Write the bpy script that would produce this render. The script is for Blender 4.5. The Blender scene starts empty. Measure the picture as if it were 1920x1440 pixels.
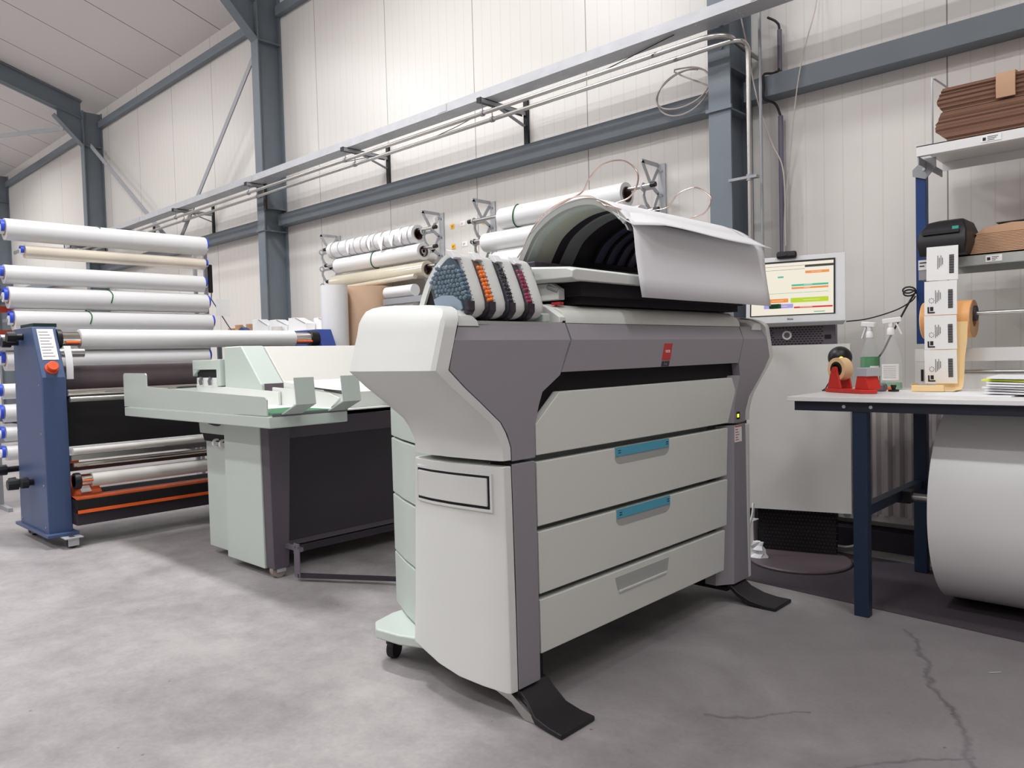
import bpy, bmesh, math, random
from mathutils import Vector, Matrix
random.seed(7)
scene = bpy.context.scene
col = scene.collection
PI = math.pi

# ---------------------------------------------------------------- materials
def s2l(c):
    c = c / 255.0
    return c / 12.92 if c <= 0.04045 else ((c + 0.055) / 1.055) ** 2.4

def rgb(r, g, b):
    return (s2l(r), s2l(g), s2l(b), 1.0)

def mat(name, c, rough=0.5, metal=0.0, bump=0.0, bscale=60.0, var=0.0, vscale=3.0,
        trans=0.0, ior=1.45, emit=None, estr=0.0, coat=0.0, alpha=1.0, spec=None):
    m = bpy.data.materials.new(name)
    m.use_nodes = True
    nt = m.node_tree
    b = nt.nodes['Principled BSDF']
    b.inputs['Base Color'].default_value = c
    b.inputs['Roughness'].default_value = rough
    b.inputs['Metallic'].default_value = metal
    if trans: b.inputs['Transmission Weight'].default_value = trans
    b.inputs['IOR'].default_value = ior
    if coat: b.inputs['Coat Weight'].default_value = coat
    if alpha < 1: b.inputs['Alpha'].default_value = alpha
    if spec is not None: b.inputs['Specular IOR Level'].default_value = spec
    if emit:
        b.inputs['Emission Color'].default_value = emit
        b.inputs['Emission Strength'].default_value = estr
    tc = nt.nodes.new('ShaderNodeTexCoord')
    if var:
        n = nt.nodes.new('ShaderNodeTexNoise'); n.inputs['Scale'].default_value = vscale
        n.inputs['Detail'].default_value = 4
        nt.links.new(tc.outputs['Object'], n.inputs['Vector'])
        mr = nt.nodes.new('ShaderNodeMapRange')
        mr.inputs['From Min'].default_value = 0.3; mr.inputs['From Max'].default_value = 0.7
        mr.inputs['To Min'].default_value = 1 - var; mr.inputs['To Max'].default_value = 1 + var
        nt.links.new(n.outputs['Fac'], mr.inputs['Value'])
        mx = nt.nodes.new('ShaderNodeVectorMath'); mx.operation = 'SCALE'
        mx.inputs[0].default_value = c[:3]
        nt.links.new(mr.outputs['Result'], mx.inputs['Scale'])
        nt.links.new(mx.outputs[0], b.inputs['Base Color'])
    if bump:
        n2 = nt.nodes.new('ShaderNodeTexNoise'); n2.inputs['Scale'].default_value = bscale
        n2.inputs['Detail'].default_value = 3
        nt.links.new(tc.outputs['Object'], n2.inputs['Vector'])
        bp = nt.nodes.new('ShaderNodeBump'); bp.inputs['Strength'].default_value = bump
        bp.inputs['Distance'].default_value = 0.002
        nt.links.new(n2.outputs['Fac'], bp.inputs['Height'])
        nt.links.new(bp.outputs['Normal'], b.inputs['Normal'])
    return m

M = {}
M['cream'] = mat('cream_plastic', rgb(221, 223, 219), .38, bump=.15, bscale=900)
M['creamf'] = mat('cream_front', rgb(216, 218, 211), .4, bump=.15, bscale=900)
M['greygreen'] = mat('grey_green_metal', rgb(194, 204, 197), .42, bump=.1, bscale=700)
M['grey'] = mat('mid_grey_metallic_paint', rgb(148, 144, 150), .42, metal=.05, bump=.12, bscale=900)
M['greylt'] = mat('light_grey_paint', rgb(170, 172, 168), .4)
M['dark'] = mat('dark_charcoal', rgb(52, 46, 54), .55)
M['darkpanel'] = mat('dark_purple_grey', rgb(84, 76, 86), .5)
M['black'] = mat('black_plastic', rgb(24, 22, 26), .42)
M['blackm'] = mat('black_matte', rgb(24, 21, 25), .75)
M['hole'] = mat('gap_black', rgb(26, 22, 27), .9)
M['blue'] = mat('handle_blue', rgb(84, 165, 190), .5)
M['red'] = mat('label_red', rgb(190, 48, 50), .45)
M['redp'] = mat('dispenser_red', rgb(206, 52, 42), .35)
M['white'] = mat('white_paper', rgb(238, 238, 240), .6, bump=.05, bscale=30)
M['whitep'] = mat('white_plastic', rgb(236, 236, 236), .35)
M['rollw'] = mat('white_roll', rgb(226, 226, 226), .34, bump=.08, bscale=12)
M['rollg'] = mat('grey_white_roll', rgb(215, 212, 206), .6)
M['film'] = mat('clear_film_roll', rgb(200, 192, 172), .12, coat=.6, var=.08, vscale=4)
M['filmb'] = mat('brown_film_roll', rgb(224, 214, 198), .16, metal=.1, var=.12, vscale=2)
M['kraft'] = mat('kraft_paper', rgb(200, 168, 142), .7, bump=.1, bscale=25, var=.06)
M['core'] = mat('cardboard_core', rgb(188, 146, 110), .75)
M['coredk'] = mat('dark_core', rgb(84, 62, 54), .7)
M['steel'] = mat('brushed_steel', rgb(196, 194, 190), .33, metal=1.0)
M['galv'] = mat('galvanised_steel', rgb(188, 189, 193), .42, metal=.2, var=.06, vscale=9)
M['galvd'] = mat('galvanised_dull', rgb(158, 160, 164), .5, metal=.2)
M['chrome'] = mat('chrome', rgb(225, 220, 214), .1, metal=1.0)
M['beam'] = mat('grey_blue_steel_paint', rgb(115, 124, 132), .45, bump=.12, bscale=200, var=.04, vscale=5)
M['post'] = mat('laminator_blue', rgb(68, 86, 124), .42, bump=.25, bscale=420)
M['postb'] = mat('bright_blue_paint', rgb(52, 72, 140), .4)
M['tblue'] = mat('bench_blue', rgb(28, 62, 118), .4)
M['clip'] = mat('clip_blue', rgb(52, 84, 210), .4)
M['orange'] = mat('orange_paint', rgb(242, 104, 40), .45)
M['stop'] = mat('stop_orange', rgb(232, 92, 48), .35)
M['green'] = mat('green_strap', rgb(30, 104, 62), .6)
M['greenrib'] = mat('green_tray_mat', rgb(104, 158, 122), .6)
M['laminate'] = mat('grey_laminate_top', rgb(230, 229, 228), .4, bump=.05, bscale=80)
M['cboard'] = mat('cardboard', rgb(150, 104, 78), .8, bump=.3, bscale=120, var=.18, vscale=22)
M['cboardl'] = mat('cardboard_light', rgb(196, 158, 128), .8, bump=.2, bscale=60, var=.06)
M['label'] = mat('label_white', rgb(240, 240, 238), .55)
M['ink'] = mat('printed_black', rgb(38, 36, 40), .6)
M['inkg'] = mat('printed_grey', rgb(150, 148, 150), .6)
M['tape'] = mat('amber_tape', rgb(240, 178, 116), .35)
M['tapeside'] = mat('tape_side', rgb(232, 196, 150), .5)
M['liner'] = mat('yellow_liner', rgb(246, 214, 160), .4)
M['yellow'] = mat('sticker_yellow', rgb(246, 186, 40), .6)
M['hilite'] = mat('highlighter_yellow', rgb(226, 240, 66), .6)
M['screen'] = mat('screen_cream', rgb(14, 14, 14), .3, emit=rgb(248, 240, 222), estr=.5)
M['scr_or'] = mat('screen_orange', rgb(14, 14, 14), .3, emit=rgb(246, 150, 70), estr=.5)
M['scr_te'] = mat('screen_teal', rgb(14, 14, 14), .3, emit=rgb(64, 190, 150), estr=.5)
M['scr_li'] = mat('screen_lime', rgb(14, 14, 14), .3, emit=rgb(192, 218, 40), estr=.5)
M['scr_la'] = mat('screen_lavender', rgb(14, 14, 14), .3, emit=rgb(172, 164, 228), estr=.5)
M['scr_re'] = mat('screen_red', rgb(14, 14, 14), .3, emit=rgb(216, 44, 50), estr=.5)
M['scr_dk'] = mat('screen_dark', rgb(14, 14, 14), .3, emit=rgb(60, 52, 48), estr=.5)
M['led'] = mat('led_green', rgb(220, 240, 50), .3, emit=rgb(220, 245, 40), estr=1.6)
M['amberled'] = mat('led_amber', rgb(255, 190, 40), .3, emit=rgb(255, 190, 40), estr=1.5)
M['mesh'] = mat('mesh_grey', rgb(116, 108, 118), .5, metal=.3)
M['rad'] = mat('radiator_white', rgb(212, 206, 204), .4)
M['copper'] = mat('copper_wire', rgb(196, 172, 160), .28, metal=.85)
M['cable_w'] = mat('cable_beige', rgb(206, 196, 188), .5)
M['cable_k'] = mat('cable_black', rgb(40, 36, 40), .5)
M['conduit'] = mat('conduit_grey', rgb(112, 108, 124), .5)
M['toner_c'] = mat('toner_cyan', rgb(88, 114, 134), .22, coat=.3)
M['toner_o'] = mat('toner_yellow', rgb(255, 128, 20), .25, coat=.3)
M['toner_k'] = mat('toner_black', rgb(44, 32, 46), .2, coat=.3)
M['toner_m'] = mat('toner_magenta', rgb(150, 36, 76), .25, coat=.3)
M['smoke'] = mat('smoky_plastic', rgb(190, 206, 214), .08, alpha=.10)
M['clearp'] = mat('clear_plastic', rgb(226, 232, 232), .06, alpha=.14)
M['greenliq'] = mat('green_liquid', rgb(20, 128, 62), .1)
M['grliq'] = mat('pale_green_liquid', rgb(110, 186, 140), .1, alpha=.6)

# ---------------------------------------------------------------- mesh builder
class MB:
    def __init__(self):
        self.v = []; self.f = []
    def add(self, vs, fs):
        n = len(self.v)
        self.v += [tuple(p) for p in vs]
        self.f += [tuple(i + n for i in f) for f in fs]
        return self
    def box(self, x0, x1, y0, y1, z0, z1):
        x0, x1 = sorted((x0, x1)); y0, y1 = sorted((y0, y1)); z0, z1 = sorted((z0, z1))
        v = [(x, y, z) for z in (z0, z1) for y in (y0, y1) for x in (x0, x1)]
        return self.add(v, [(0, 2, 3, 1), (4, 5, 7, 6), (0, 1, 5, 4), (2, 6, 7, 3), (0, 4, 6, 2), (1, 3, 7, 5)])
    def prism(self, poly, axis, a, b):
        # poly: 2d points of the two remaining axes in order; extruded along axis
        n = len(poly)
        def P(p, t):
            if axis == 'x': return (t, p[0], p[1])
            if axis == 'y': return (p[0], t, p[1])
            return (p[0], p[1], t)
        v = [P(p, a) for p in poly] + [P(p, b) for p in poly]
        f = [tuple(range(n)), tuple(range(2 * n - 1, n - 1, -1))]
        f += [(i, (i + 1) % n + 0, (i + 1) % n + n, i + n) for i in range(n)]
        return self.add(v, f)
    def loft(self, rings, closed=True, caps=True):
        n = len(rings[0]); v = [p for r in rings for p in r]; f = []
        for k in range(len(rings) - 1):
            for i in range(n if closed else n - 1):
                j = (i + 1) % n
                f.append((k * n + i, k * n + j, (k + 1) * n + j, (k + 1) * n + i))
        if caps and closed:
            f.append(tuple(range(n - 1, -1, -1)))
            f.append(tuple(range((len(rings) - 1) * n, len(rings) * n)))
        return self.add(v, f)
    def cyl(self, p0, p1, r0, r1=None, seg=24, caps=True):
        if r1 is None: r1 = r0
        p0 = Vector(p0); p1 = Vector(p1); d = (p1 - p0).normalized()
        u = d.orthogonal().normalized(); w = d.cross(u)
        R = []
        for p, r in ((p0, r0), (p1, r1)):
            R.append([tuple(p + (u * math.cos(2 * PI * i / seg) + w * math.sin(2 * PI * i / seg)) * r) for i in range(seg)])
        return self.loft(R, True, caps)
    def ring(self, p0, p1, ro, ri, seg=32):
        p0 = Vector(p0); p1 = Vector(p1); d = (p1 - p0).normalized()
        u = d.orthogonal().normalized(); w = d.cross(u)
        R = []
        for p, r in ((p0, ri), (p0, ro), (p1, ro), (p1, ri), (p0, ri)):
            R.append([tuple(p + (u * math.cos(2 * PI * i / seg) + w * math.sin(2 * PI * i / seg)) * r) for i in range(seg)])
        return self.loft(R, True, False)
    def lathe(self, c, prof, axis='z', seg=28):
        R = []
        for r, h in prof:
            ring = []
            for i in range(seg):
                a = 2 * PI * i / seg
                if axis == 'z': ring.append((c[0] + r * math.cos(a), c[1] + r * math.sin(a), c[2] + h))
                elif axis == 'y': ring.append((c[0] + r * math.cos(a), c[1] + h, c[2] + r * math.sin(a)))
                else: ring.append((c[0] + h, c[1] + r * math.cos(a), c[2] + r * math.sin(a)))
            R.append(ring)
        return self.loft(R, True, True)
    def tube(self, pts, r, seg=8, closed=False):
        pts = [Vector(p) for p in pts]; R = []
        u = None
        for i, p in enumerate(pts):
            a = pts[max(0, i - 1)]; b = pts[min(len(pts) - 1, i + 1)]
            d = (b - a)
            if d.length < 1e-9: d = Vector((0, 0, 1))
            d.normalize()
            if u is None: u = d.orthogonal().normalized()
            else:
                u = (u - d * u.dot(d))
                u = u.normalized() if u.length > 1e-6 else d.orthogonal().normalized()
            w = d.cross(u)
            R.append([tuple(p + (u * math.cos(2 * PI * k / seg) + w * math.sin(2 * PI * k / seg)) * r) for k in range(seg)])
        return self.loft(R, True, True)
    def bar(self, p0, p1, w, h, up=(0, 0, 1)):
        p0 = Vector(p0); p1 = Vector(p1); d = (p1 - p0).normalized(); up = Vector(up)
        s = d.cross(up)
        if s.length < 1e-6: s = d.cross(Vector((0, 1, 0)))
        s.normalize(); t = s.cross(d)
        R = []
        for p in (p0, p1):
            R.append([tuple(p + s * a * w / 2 + t * b * h / 2) for a, b in ((-1, -1), (1, -1), (1, 1), (-1, 1))])
        return self.loft(R)
    def sphere(self, c, r, seg=10, rings=6, sz=1.0):
        prof = [(r * math.sin(PI * k / rings) + 1e-5, -r * sz * math.cos(PI * k / rings)) for k in range(rings + 1)]
        return self.lathe(c, prof, 'z', seg)
    def build(self, name, m, parent=None, bevel=0.0, bseg=2, smooth=40, kind=None, label=None):
        org = worldloc(parent) if parent is not None else None
        if org is None:
            xs = [p[0] for p in self.v]; ys = [p[1] for p in self.v]; zs = [p[2] for p in self.v]
            org = Vector(((min(xs) + max(xs)) / 2, (min(ys) + max(ys)) / 2, min(zs)))
        me = bpy.data.meshes.new(name)
        me.from_pydata([tuple(Vector(p) - org) for p in self.v], [], self.f)
        bm = bmesh.new(); bm.from_mesh(me)
        bmesh.ops.remove_doubles(bm, verts=bm.verts, dist=1e-6)
        bmesh.ops.recalc_face_normals(bm, faces=bm.faces)
        bm.to_mesh(me); bm.free()
        me.materials.append(m)
        if smooth:
            for p in me.polygons: p.use_smooth = True
            me.set_sharp_from_angle(angle=math.radians(smooth))
        o = bpy.data.objects.new(name, me); col.objects.link(o)
        if parent is not None: o.parent = parent
        else: o.location = org
        if bevel:
            b = o.modifiers.new('bevel', 'BEVEL'); b.width = bevel; b.segments = bseg
            b.limit_method = 'ANGLE'; b.angle_limit = math.radians(35)
            b.harden_normals = True
        if kind: o['kind'] = kind
        if label: o['label'] = label
        return o

def worldloc(o):
    v = Vector((0, 0, 0))
    while o is not None:
        v = v + Vector(o.location); o = o.parent
    return v

def tag(o, label, cat, group=None, kind=None):
    o['label'] = label; o['category'] = cat
    if group: o['group'] = group
    if kind: o['kind'] = kind
    return o

def thing(name, loc, label, cat, group=None):
    o = bpy.data.objects.new(name, None); col.objects.link(o)
    o.location = loc; o.empty_display_size = .05
    return tag(o, label, cat, group)

def copy_tree(o, parent=None):
    c = o.copy(); col.objects.link(c); c.parent = parent
    for ch in list(o.children): copy_tree(ch, c)
    return c

def copy_thing(o, loc, label, rotz=0):
    c = copy_tree(o); c.location = loc; c['label'] = label
    if rotz: c.rotation_euler = (0, 0, rotz)
    return c

def spline(pts, n=8):
    # Catmull-Rom through pts
    P = [Vector(p) for p in pts]; P = [P[0] * 2 - P[1]] + P + [P[-1] * 2 - P[-2]]
    out = []
    for i in range(1, len(P) - 2):
        for k in range(n):
            t = k / n
            out.append(.5 * ((2 * P[i]) + (P[i + 1] - P[i - 1]) * t + (2 * P[i - 1] - 5 * P[i] + 4 * P[i + 1] - P[i + 2]) * t * t
                             + (3 * P[i] - 3 * P[i + 1] + P[i + 2] - P[i - 1]) * t ** 3))
    out.append(P[-2]); return out

def text(name, s, size, loc, rot, m, parent, ext=.0004, align='CENTER'):
    cu = bpy.data.curves.new(name, 'FONT'); cu.body = s; cu.size = size
    cu.extrude = ext; cu.align_x = align; cu.align_y = 'CENTER'
    tmp = bpy.data.objects.new(name + '_t', cu); col.objects.link(tmp)
    dg = bpy.context.evaluated_depsgraph_get(); dg.update()
    me = bpy.data.meshes.new_from_object(tmp.evaluated_get(dg))
    bpy.data.objects.remove(tmp)
    me.materials.clear(); me.materials.append(m)
    o = bpy.data.objects.new(name, me); col.objects.link(o)
    if parent is not None:
        o.parent = parent; o.location = Vector(loc) - worldloc(parent)
    else: o.location = loc
    o.rotation_euler = rot
    return o
# ================================================================= camera
cam_d = bpy.data.cameras.new('camera'); cam = bpy.data.objects.new('camera', cam_d); col.objects.link(cam)
cam_d.sensor_width = 36.0; cam_d.lens = 1430.0 / 1920.0 * 36.0; cam_d.clip_start = .05
R = Matrix(((0.7268105119291497, -0.005721701208322824, 0.6868141974978167),
            (0.686325542022347, 0.04467207669967939, -0.72592124636979),
            (-0.026527912036549976, 0.9989853190606057, 0.036395084618124296)))
cam.matrix_world = Matrix.Translation((0, 0, 1.10)) @ R.to_4x4()
scene.camera = cam
WY = 4.42      # inner face of the long wall

def struct(name, mb, m, **k):
    return mb.build(name, m, kind='structure', **k)

def nodemat(name, rough=.5):
    m = bpy.data.materials.new(name); m.use_nodes = True
    nt = m.node_tree; b = nt.nodes['Principled BSDF']; b.inputs['Roughness'].default_value = rough
    return m, nt, b
def N(nt, t, **k):
    n = nt.nodes.new('ShaderNode' + t)
    for a, v in k.items(): setattr(n, a, v)
    return n
def math_(nt, op, a, b=None, c=None):
    n = N(nt, 'Math', operation=op)
    for i, v in enumerate((a, b, c)):
        if v is None: continue
        if isinstance(v, (int, float)): n.inputs[i].default_value = v
        else: nt.links.new(v, n.inputs[i])
    return n.outputs[0]

# --- concrete floor
fm, nt, b = nodemat('concrete_floor', .55)
geo = N(nt, 'NewGeometry')
sep = N(nt, 'SeparateXYZ'); nt.links.new(geo.outputs['Position'], sep.inputs[0])
def noise(scale, detail=6, rough=.6, dist=0.0):
    n = N(nt, 'TexNoise'); n.inputs['Scale'].default_value = scale; n.inputs['Detail'].default_value = detail
    n.inputs['Roughness'].default_value = rough; n.inputs['Distortion'].default_value = dist
    nt.links.new(geo.outputs['Position'], n.inputs['Vector']); return n.outputs['Fac']
n1 = noise(1.1, 7, .62, .4); n2 = noise(7, 8, .7, .3); n3 = noise(60, 3, .6)
mixv = math_(nt, 'ADD', math_(nt, 'MULTIPLY', n1, .55), math_(nt, 'ADD', math_(nt, 'MULTIPLY', n2, .33), math_(nt, 'MULTIPLY', n3, .12)))
ramp = N(nt, 'ValToRGB'); nt.links.new(mixv, ramp.inputs[0])
ramp.color_ramp.elements[0].position = .34; ramp.color_ramp.elements[0].color = rgb(124, 118, 120)
ramp.color_ramp.elements[1].position = .66; ramp.color_ramp.elements[1].color = rgb(176, 171, 170)
e = ramp.color_ramp.elements.new(.5); e.color = rgb(152, 147, 147)
# dirt specks
vor = N(nt, 'TexVoronoi'); vor.inputs['Scale'].default_value = 9
nt.links.new(geo.outputs['Position'], vor.inputs['Vector'])
spk = math_(nt, 'LESS_THAN', vor.outputs['Distance'], .045)
spk = math_(nt, 'MULTIPLY', spk, math_(nt, 'GREATER_THAN', noise(2.3), .5))
# cracks: bands around wandering lines
def crack(x0, y0, x1, y1, w, amp=.05, lo=-.15, hi=1.05):
    L = math.hypot(x1 - x0, y1 - y0); nx, ny = -(y1 - y0) / L, (x1 - x0) / L; tx, ty = (x1 - x0) / L, (y1 - y0) / L
    X, Y = sep.outputs[0], sep.outputs[1]
    d = math_(nt, 'ADD', math_(nt, 'MULTIPLY', math_(nt, 'SUBTRACT', X, x0), nx), math_(nt, 'MULTIPLY', math_(nt, 'SUBTRACT', Y, y0), ny))
    t = math_(nt, 'ADD', math_(nt, 'MULTIPLY', math_(nt, 'SUBTRACT', X, x0), tx), math_(nt, 'MULTIPLY', math_(nt, 'SUBTRACT', Y, y0), ty))
    d = math_(nt, 'ADD', d, math_(nt, 'MULTIPLY', math_(nt, 'SUBTRACT', noise(5, 5, .6), .5), amp * 2))
    a = math_(nt, 'ABSOLUTE', d)
    mr = N(nt, 'MapRange'); nt.links.new(a, mr.inputs['Value'])
    mr.inputs['From Min'].default_value = 0; mr.inputs['From Max'].default_value = w
    mr.inputs['To Min'].default_value = 1; mr.inputs['To Max'].default_value = 0
    g = math_(nt, 'MULTIPLY', math_(nt, 'GREATER_THAN', t, lo * L), math_(nt, 'LESS_THAN', t, hi * L))
    return math_(nt, 'MULTIPLY', math_(nt, 'MULTIPLY', mr.outputs[0], g), math_(nt, 'ADD', n2, .1))
ck = crack(-.851, 3.033, -.45, 2.18, .013, .07)
ck = math_(nt, 'MAXIMUM', ck, crack(-.90, 1.80, -.52, 2.26, .009, .05))
ck = math_(nt, 'MAXIMUM', ck, crack(-1.12, 2.05, -.93, 2.24, .010, .06))
dk = math_(nt, 'MINIMUM', math_(nt, 'ADD', math_(nt, 'MULTIPLY', ck, .55), math_(nt, 'MULTIPLY', spk, .5)), .8)
# darker round patch, broken up by noise, between the printer and the packing table
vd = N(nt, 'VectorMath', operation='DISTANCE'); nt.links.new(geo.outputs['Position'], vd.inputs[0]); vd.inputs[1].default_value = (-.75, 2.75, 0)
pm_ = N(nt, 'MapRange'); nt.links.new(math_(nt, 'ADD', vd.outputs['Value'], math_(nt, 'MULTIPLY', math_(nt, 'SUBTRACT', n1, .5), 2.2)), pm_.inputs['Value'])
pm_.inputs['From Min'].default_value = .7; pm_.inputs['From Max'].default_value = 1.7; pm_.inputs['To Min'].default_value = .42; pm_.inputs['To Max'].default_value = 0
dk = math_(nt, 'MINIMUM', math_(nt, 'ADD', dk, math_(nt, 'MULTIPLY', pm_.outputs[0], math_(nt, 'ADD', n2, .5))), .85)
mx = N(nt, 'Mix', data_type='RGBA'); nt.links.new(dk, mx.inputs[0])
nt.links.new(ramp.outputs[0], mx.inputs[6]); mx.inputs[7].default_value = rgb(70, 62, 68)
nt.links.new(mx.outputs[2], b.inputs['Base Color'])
bp = N(nt, 'Bump'); bp.inputs['Strength'].default_value = .25; bp.inputs['Distance'].default_value = .004
nt.links.new(mixv, bp.inputs['Height']); nt.links.new(bp.outputs[0], b.inputs['Normal'])
rr = N(nt, 'MapRange'); nt.links.new(n1, rr.inputs['Value']); rr.inputs['To Min'].default_value = .42; rr.inputs['To Max'].default_value = .7
nt.links.new(rr.outputs[0], b.inputs['Roughness'])
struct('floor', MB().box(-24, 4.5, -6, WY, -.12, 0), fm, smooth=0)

# --- insulated wall panels: joint every 1.15 m, ribs every 0.115 m
wm, nt, b = nodemat('wall_panel', .28)
geo = N(nt, 'NewGeometry'); sep = N(nt, 'SeparateXYZ'); nt.links.new(geo.outputs['Position'], sep.inputs[0])
X = sep.outputs[0]
def modline(off, period, w):
    f = math_(nt, 'FRACT', math_(nt, 'DIVIDE', math_(nt, 'ADD', X, -off + period * 60 + period / 2), period))
    return math_(nt, 'LESS_THAN', math_(nt, 'ABSOLUTE', math_(nt, 'SUBTRACT', f, .5)), w / 2 / period)
joint = modline(-1.068, 1.15, .007)
rib = modline(-1.068 + .0, .1045, .007)
rib2 = modline(-1.068 + .035, .209, .03)
c = N(nt, 'Mix', data_type='RGBA'); nt.links.new(math_(nt, 'MULTIPLY', rib, .16), c.inputs[0])
c.inputs[6].default_value = rgb(222, 218, 213); c.inputs[7].default_value = rgb(160, 145, 136)
c2 = N(nt, 'Mix', data_type='RGBA'); nt.links.new(math_(nt, 'MULTIPLY', joint, .75), c2.inputs[0])
nt.links.new(c.outputs[2], c2.inputs[6]); c2.inputs[7].default_value = rgb(96, 84, 82)
nt.links.new(c2.outputs[2], b.inputs['Base Color'])
hgt = math_(nt, 'SUBTRACT', math_(nt, 'MULTIPLY', rib2, .35), math_(nt, 'ADD', rib, math_(nt, 'MULTIPLY', joint, 2)))
bp = N(nt, 'Bump'); bp.inputs['Strength'].default_value = .25; bp.inputs['Distance'].default_value = .002
nt.links.new(hgt, bp.inputs['Height']); nt.links.new(bp.outputs[0], b.inputs['Normal'])
struct('wall_back', MB().box(-24, 4.5, WY, WY + .12, 0, 5.10), wm, smooth=0)
struct('baseboard_back', MB().box(-24, 4.5, 4.29, WY, 0, .11), M['dark'], bevel=.004)

# --- sloping roof panels
cm, nt, b = nodemat('roof_panel', .5)
geo = N(nt, 'NewGeometry'); sep = N(nt, 'SeparateXYZ'); nt.links.new(geo.outputs['Position'], sep.inputs[0])
X = sep.outputs[0]
j = modline(-8.83, 1.092, .018)
c = N(nt, 'Mix', data_type='RGBA'); nt.links.new(math_(nt, 'MULTIPLY', j, .8), c.inputs[0])
c.inputs[6].default_value = rgb(226, 222, 220); c.inputs[7].default_value = rgb(84, 76, 76)
nt.links.new(c.outputs[2], b.inputs['Base Color'])
SL = .318
def rz(y): return 5.125 + (4.32 - y) * SL
struct('ceiling', MB().prism([(WY, rz(WY)), (-6, rz(-6)), (-6, rz(-6) + .12), (WY, rz(WY) + .12)], 'x', -24, 4.5), cm, smooth=0)
# far gable
struct('wall_far', MB().prism([(-6, 0), (WY, 0), (WY, rz(WY)), (-6, rz(-6))], 'x', -24.1, -24), M['rollg'], smooth=0)

struct('wall_right', MB().prism([(-6, 0), (WY, 0), (WY, rz(WY)), (-6, rz(-6))], 'x', 4.5, 4.6), mat('hall_end_wall', rgb(176, 168, 168), .7), smooth=0)
struct('wall_front', MB().box(-24, 4.5, -6.12, -6, 0, rz(-6)), mat('hall_far_side', rgb(190, 184, 182), .7), smooth=0)
# --- steel frame
def ibeam(mb, x0, x1, y0, y1, z0, z1, t=.012):
    # H section: flanges facing +-y, web along y
    mb.box(x0, x1, y0, y0 + t, z0, z1); mb.box(x0, x1, y1 - t, y1, z0, z1)
    xm = (x0 + x1) / 2; mb.box(xm - .005, xm + .005, y0 + t, y1 - t, z0, z1)
colx = [-2.26 - 5.345 * k for k in range(4)]
clabels = ['grey steel wall column beside the kiosk, carrying two pipe bends',
           'grey steel wall column behind the folding machine, left of the wall roll racks',
           'grey steel wall column between the two diagonal braces, above the roll rack',
           'farthest grey steel wall column at the left edge']
for k, x in enumerate(colx):
    t = thing('steel_column', (x + .07, 4.28, 0), clabels[k], 'column', 'steel wall columns')
    mb = MB(); ibeam(mb, x, x + .14, 4.14, WY, 0, rz(WY) - .06); mb.build('shaft', M['beam'], t)
    mb = MB()
    for z in (2.50, 2.74, 4.50): mb.box(x + .012, x + .135, 4.15, WY - .012, z, z + .012)
    mb.box(x - .012, x + .152, 4.125, 4.14, 2.50, 2.52)
    mb.build('stiffener_plate', M['beam'], t)
    for zz in (2.56, 2.68):
        MB().cyl((x + .14, 4.36, zz), (x + .155, 4.36, zz), .014, seg=6).build('bolt', M['beam'], t)
        MB().cyl((x + .09, 4.13, zz + .3), (x + .09, 4.14, zz + .3), .012, seg=6).build('bolt', M['beam'], t)
    # rafter with knee haunch
    r = thing('roof_rafter', (x + .07, 4.1, rz(4.14) - .25), 'grey steel roof rafter with knee haunch over the ' +
              ['kiosk column', 'column behind the folding machine', 'column above the roll rack', 'farthest column'][k], 'rafter', 'roof rafters')
    mb = MB()
    ye = -5.9; dz = .27
    for off in (0, dz - .012):
        mb.prism([(4.14, rz(4.14) - .015 - off), (ye, rz(ye) - .015 - off), (ye, rz(ye) - .027 - off), (4.14, rz(4.14) - .027 - off)], 'x', x, x + .14)
    mb.prism([(4.14, rz(4.14) - .02), (ye, rz(ye) - .02), (ye, rz(ye) - .02 - dz), (4.14, rz(4.14) - .02 - dz)], 'x', x + .065, x + .075)
    mb.build('rafter_beam', M['beam'], r)
    mb = MB()
    mb.prism([(4.138, 4.52), (3.81, 4.86), (3.81, rz(3.81) - .28), (4.138, rz(4.138) - .28)], 'x', x + .064, x + .076)
    mb.prism([(4.138, 4.505), (3.76, 4.90), (3.76, 4.915), (4.138, 4.52)], 'x', x, x + .14)
    mb.build('haunch', M['beam'], r)
# girts and eave beams per bay
edges = [4.5] + [x for x in colx] + [-23.9]
gl = ['right of the kiosk column, above the packing table', 'between the two nearest columns, above the wall roll racks',
      'behind the top of the left roll rack', 'in the far bay, mostly hidden by the rolls', 'in the farthest bay']
for k in range(5):
    xa = edges[k] if k == 0 else colx[k - 1]; xb = (colx[k] + .14) if k < 4 else -23.9
    if xa < xb: continue
    o = MB().box(xb + .002, xa - .002, 4.30, WY - .002, 2.565, 2.685).build('wall_rail', M['beam'], None, bevel=.004)
    tag(o, 'horizontal grey steel wall rail ' + gl[k], 'rail', 'horizontal wall rails')
    o = MB().box(xb + .002, xa - .002, 4.355, WY - .002, 4.80, 4.905).build('eave_beam', M['beam'], None, bevel=.004)
    tag(o, 'grey steel eave beam under the roof ' + ['right of the nearest column', 'between the two nearest columns', 'above the pair of diagonal braces', 'in the far bay', 'in the farthest bay'][k], 'beam', 'eave beams')
def brace(p0, p1, lab):
    o = MB().bar(p0, p1, .012, .065).build('diagonal_brace', M['galvd'], None)
    tag(o, lab, 'brace', 'diagonal wall braces')
brace((-12.75, 4.22, 4.50), (-9.9, 4.22, 2.62), 'flat steel diagonal brace falling rightwards from the column above the roll rack')
brace((-7.62, 4.2, 4.43), (-9.75, 4.2, 2.62), 'flat steel diagonal brace rising to the top of the column behind the folding machine')
brace((-12.93, 3.91, 4.74), (-18.0, 3.08, 5.40), 'flat steel brace under the far roof panels')

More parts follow.
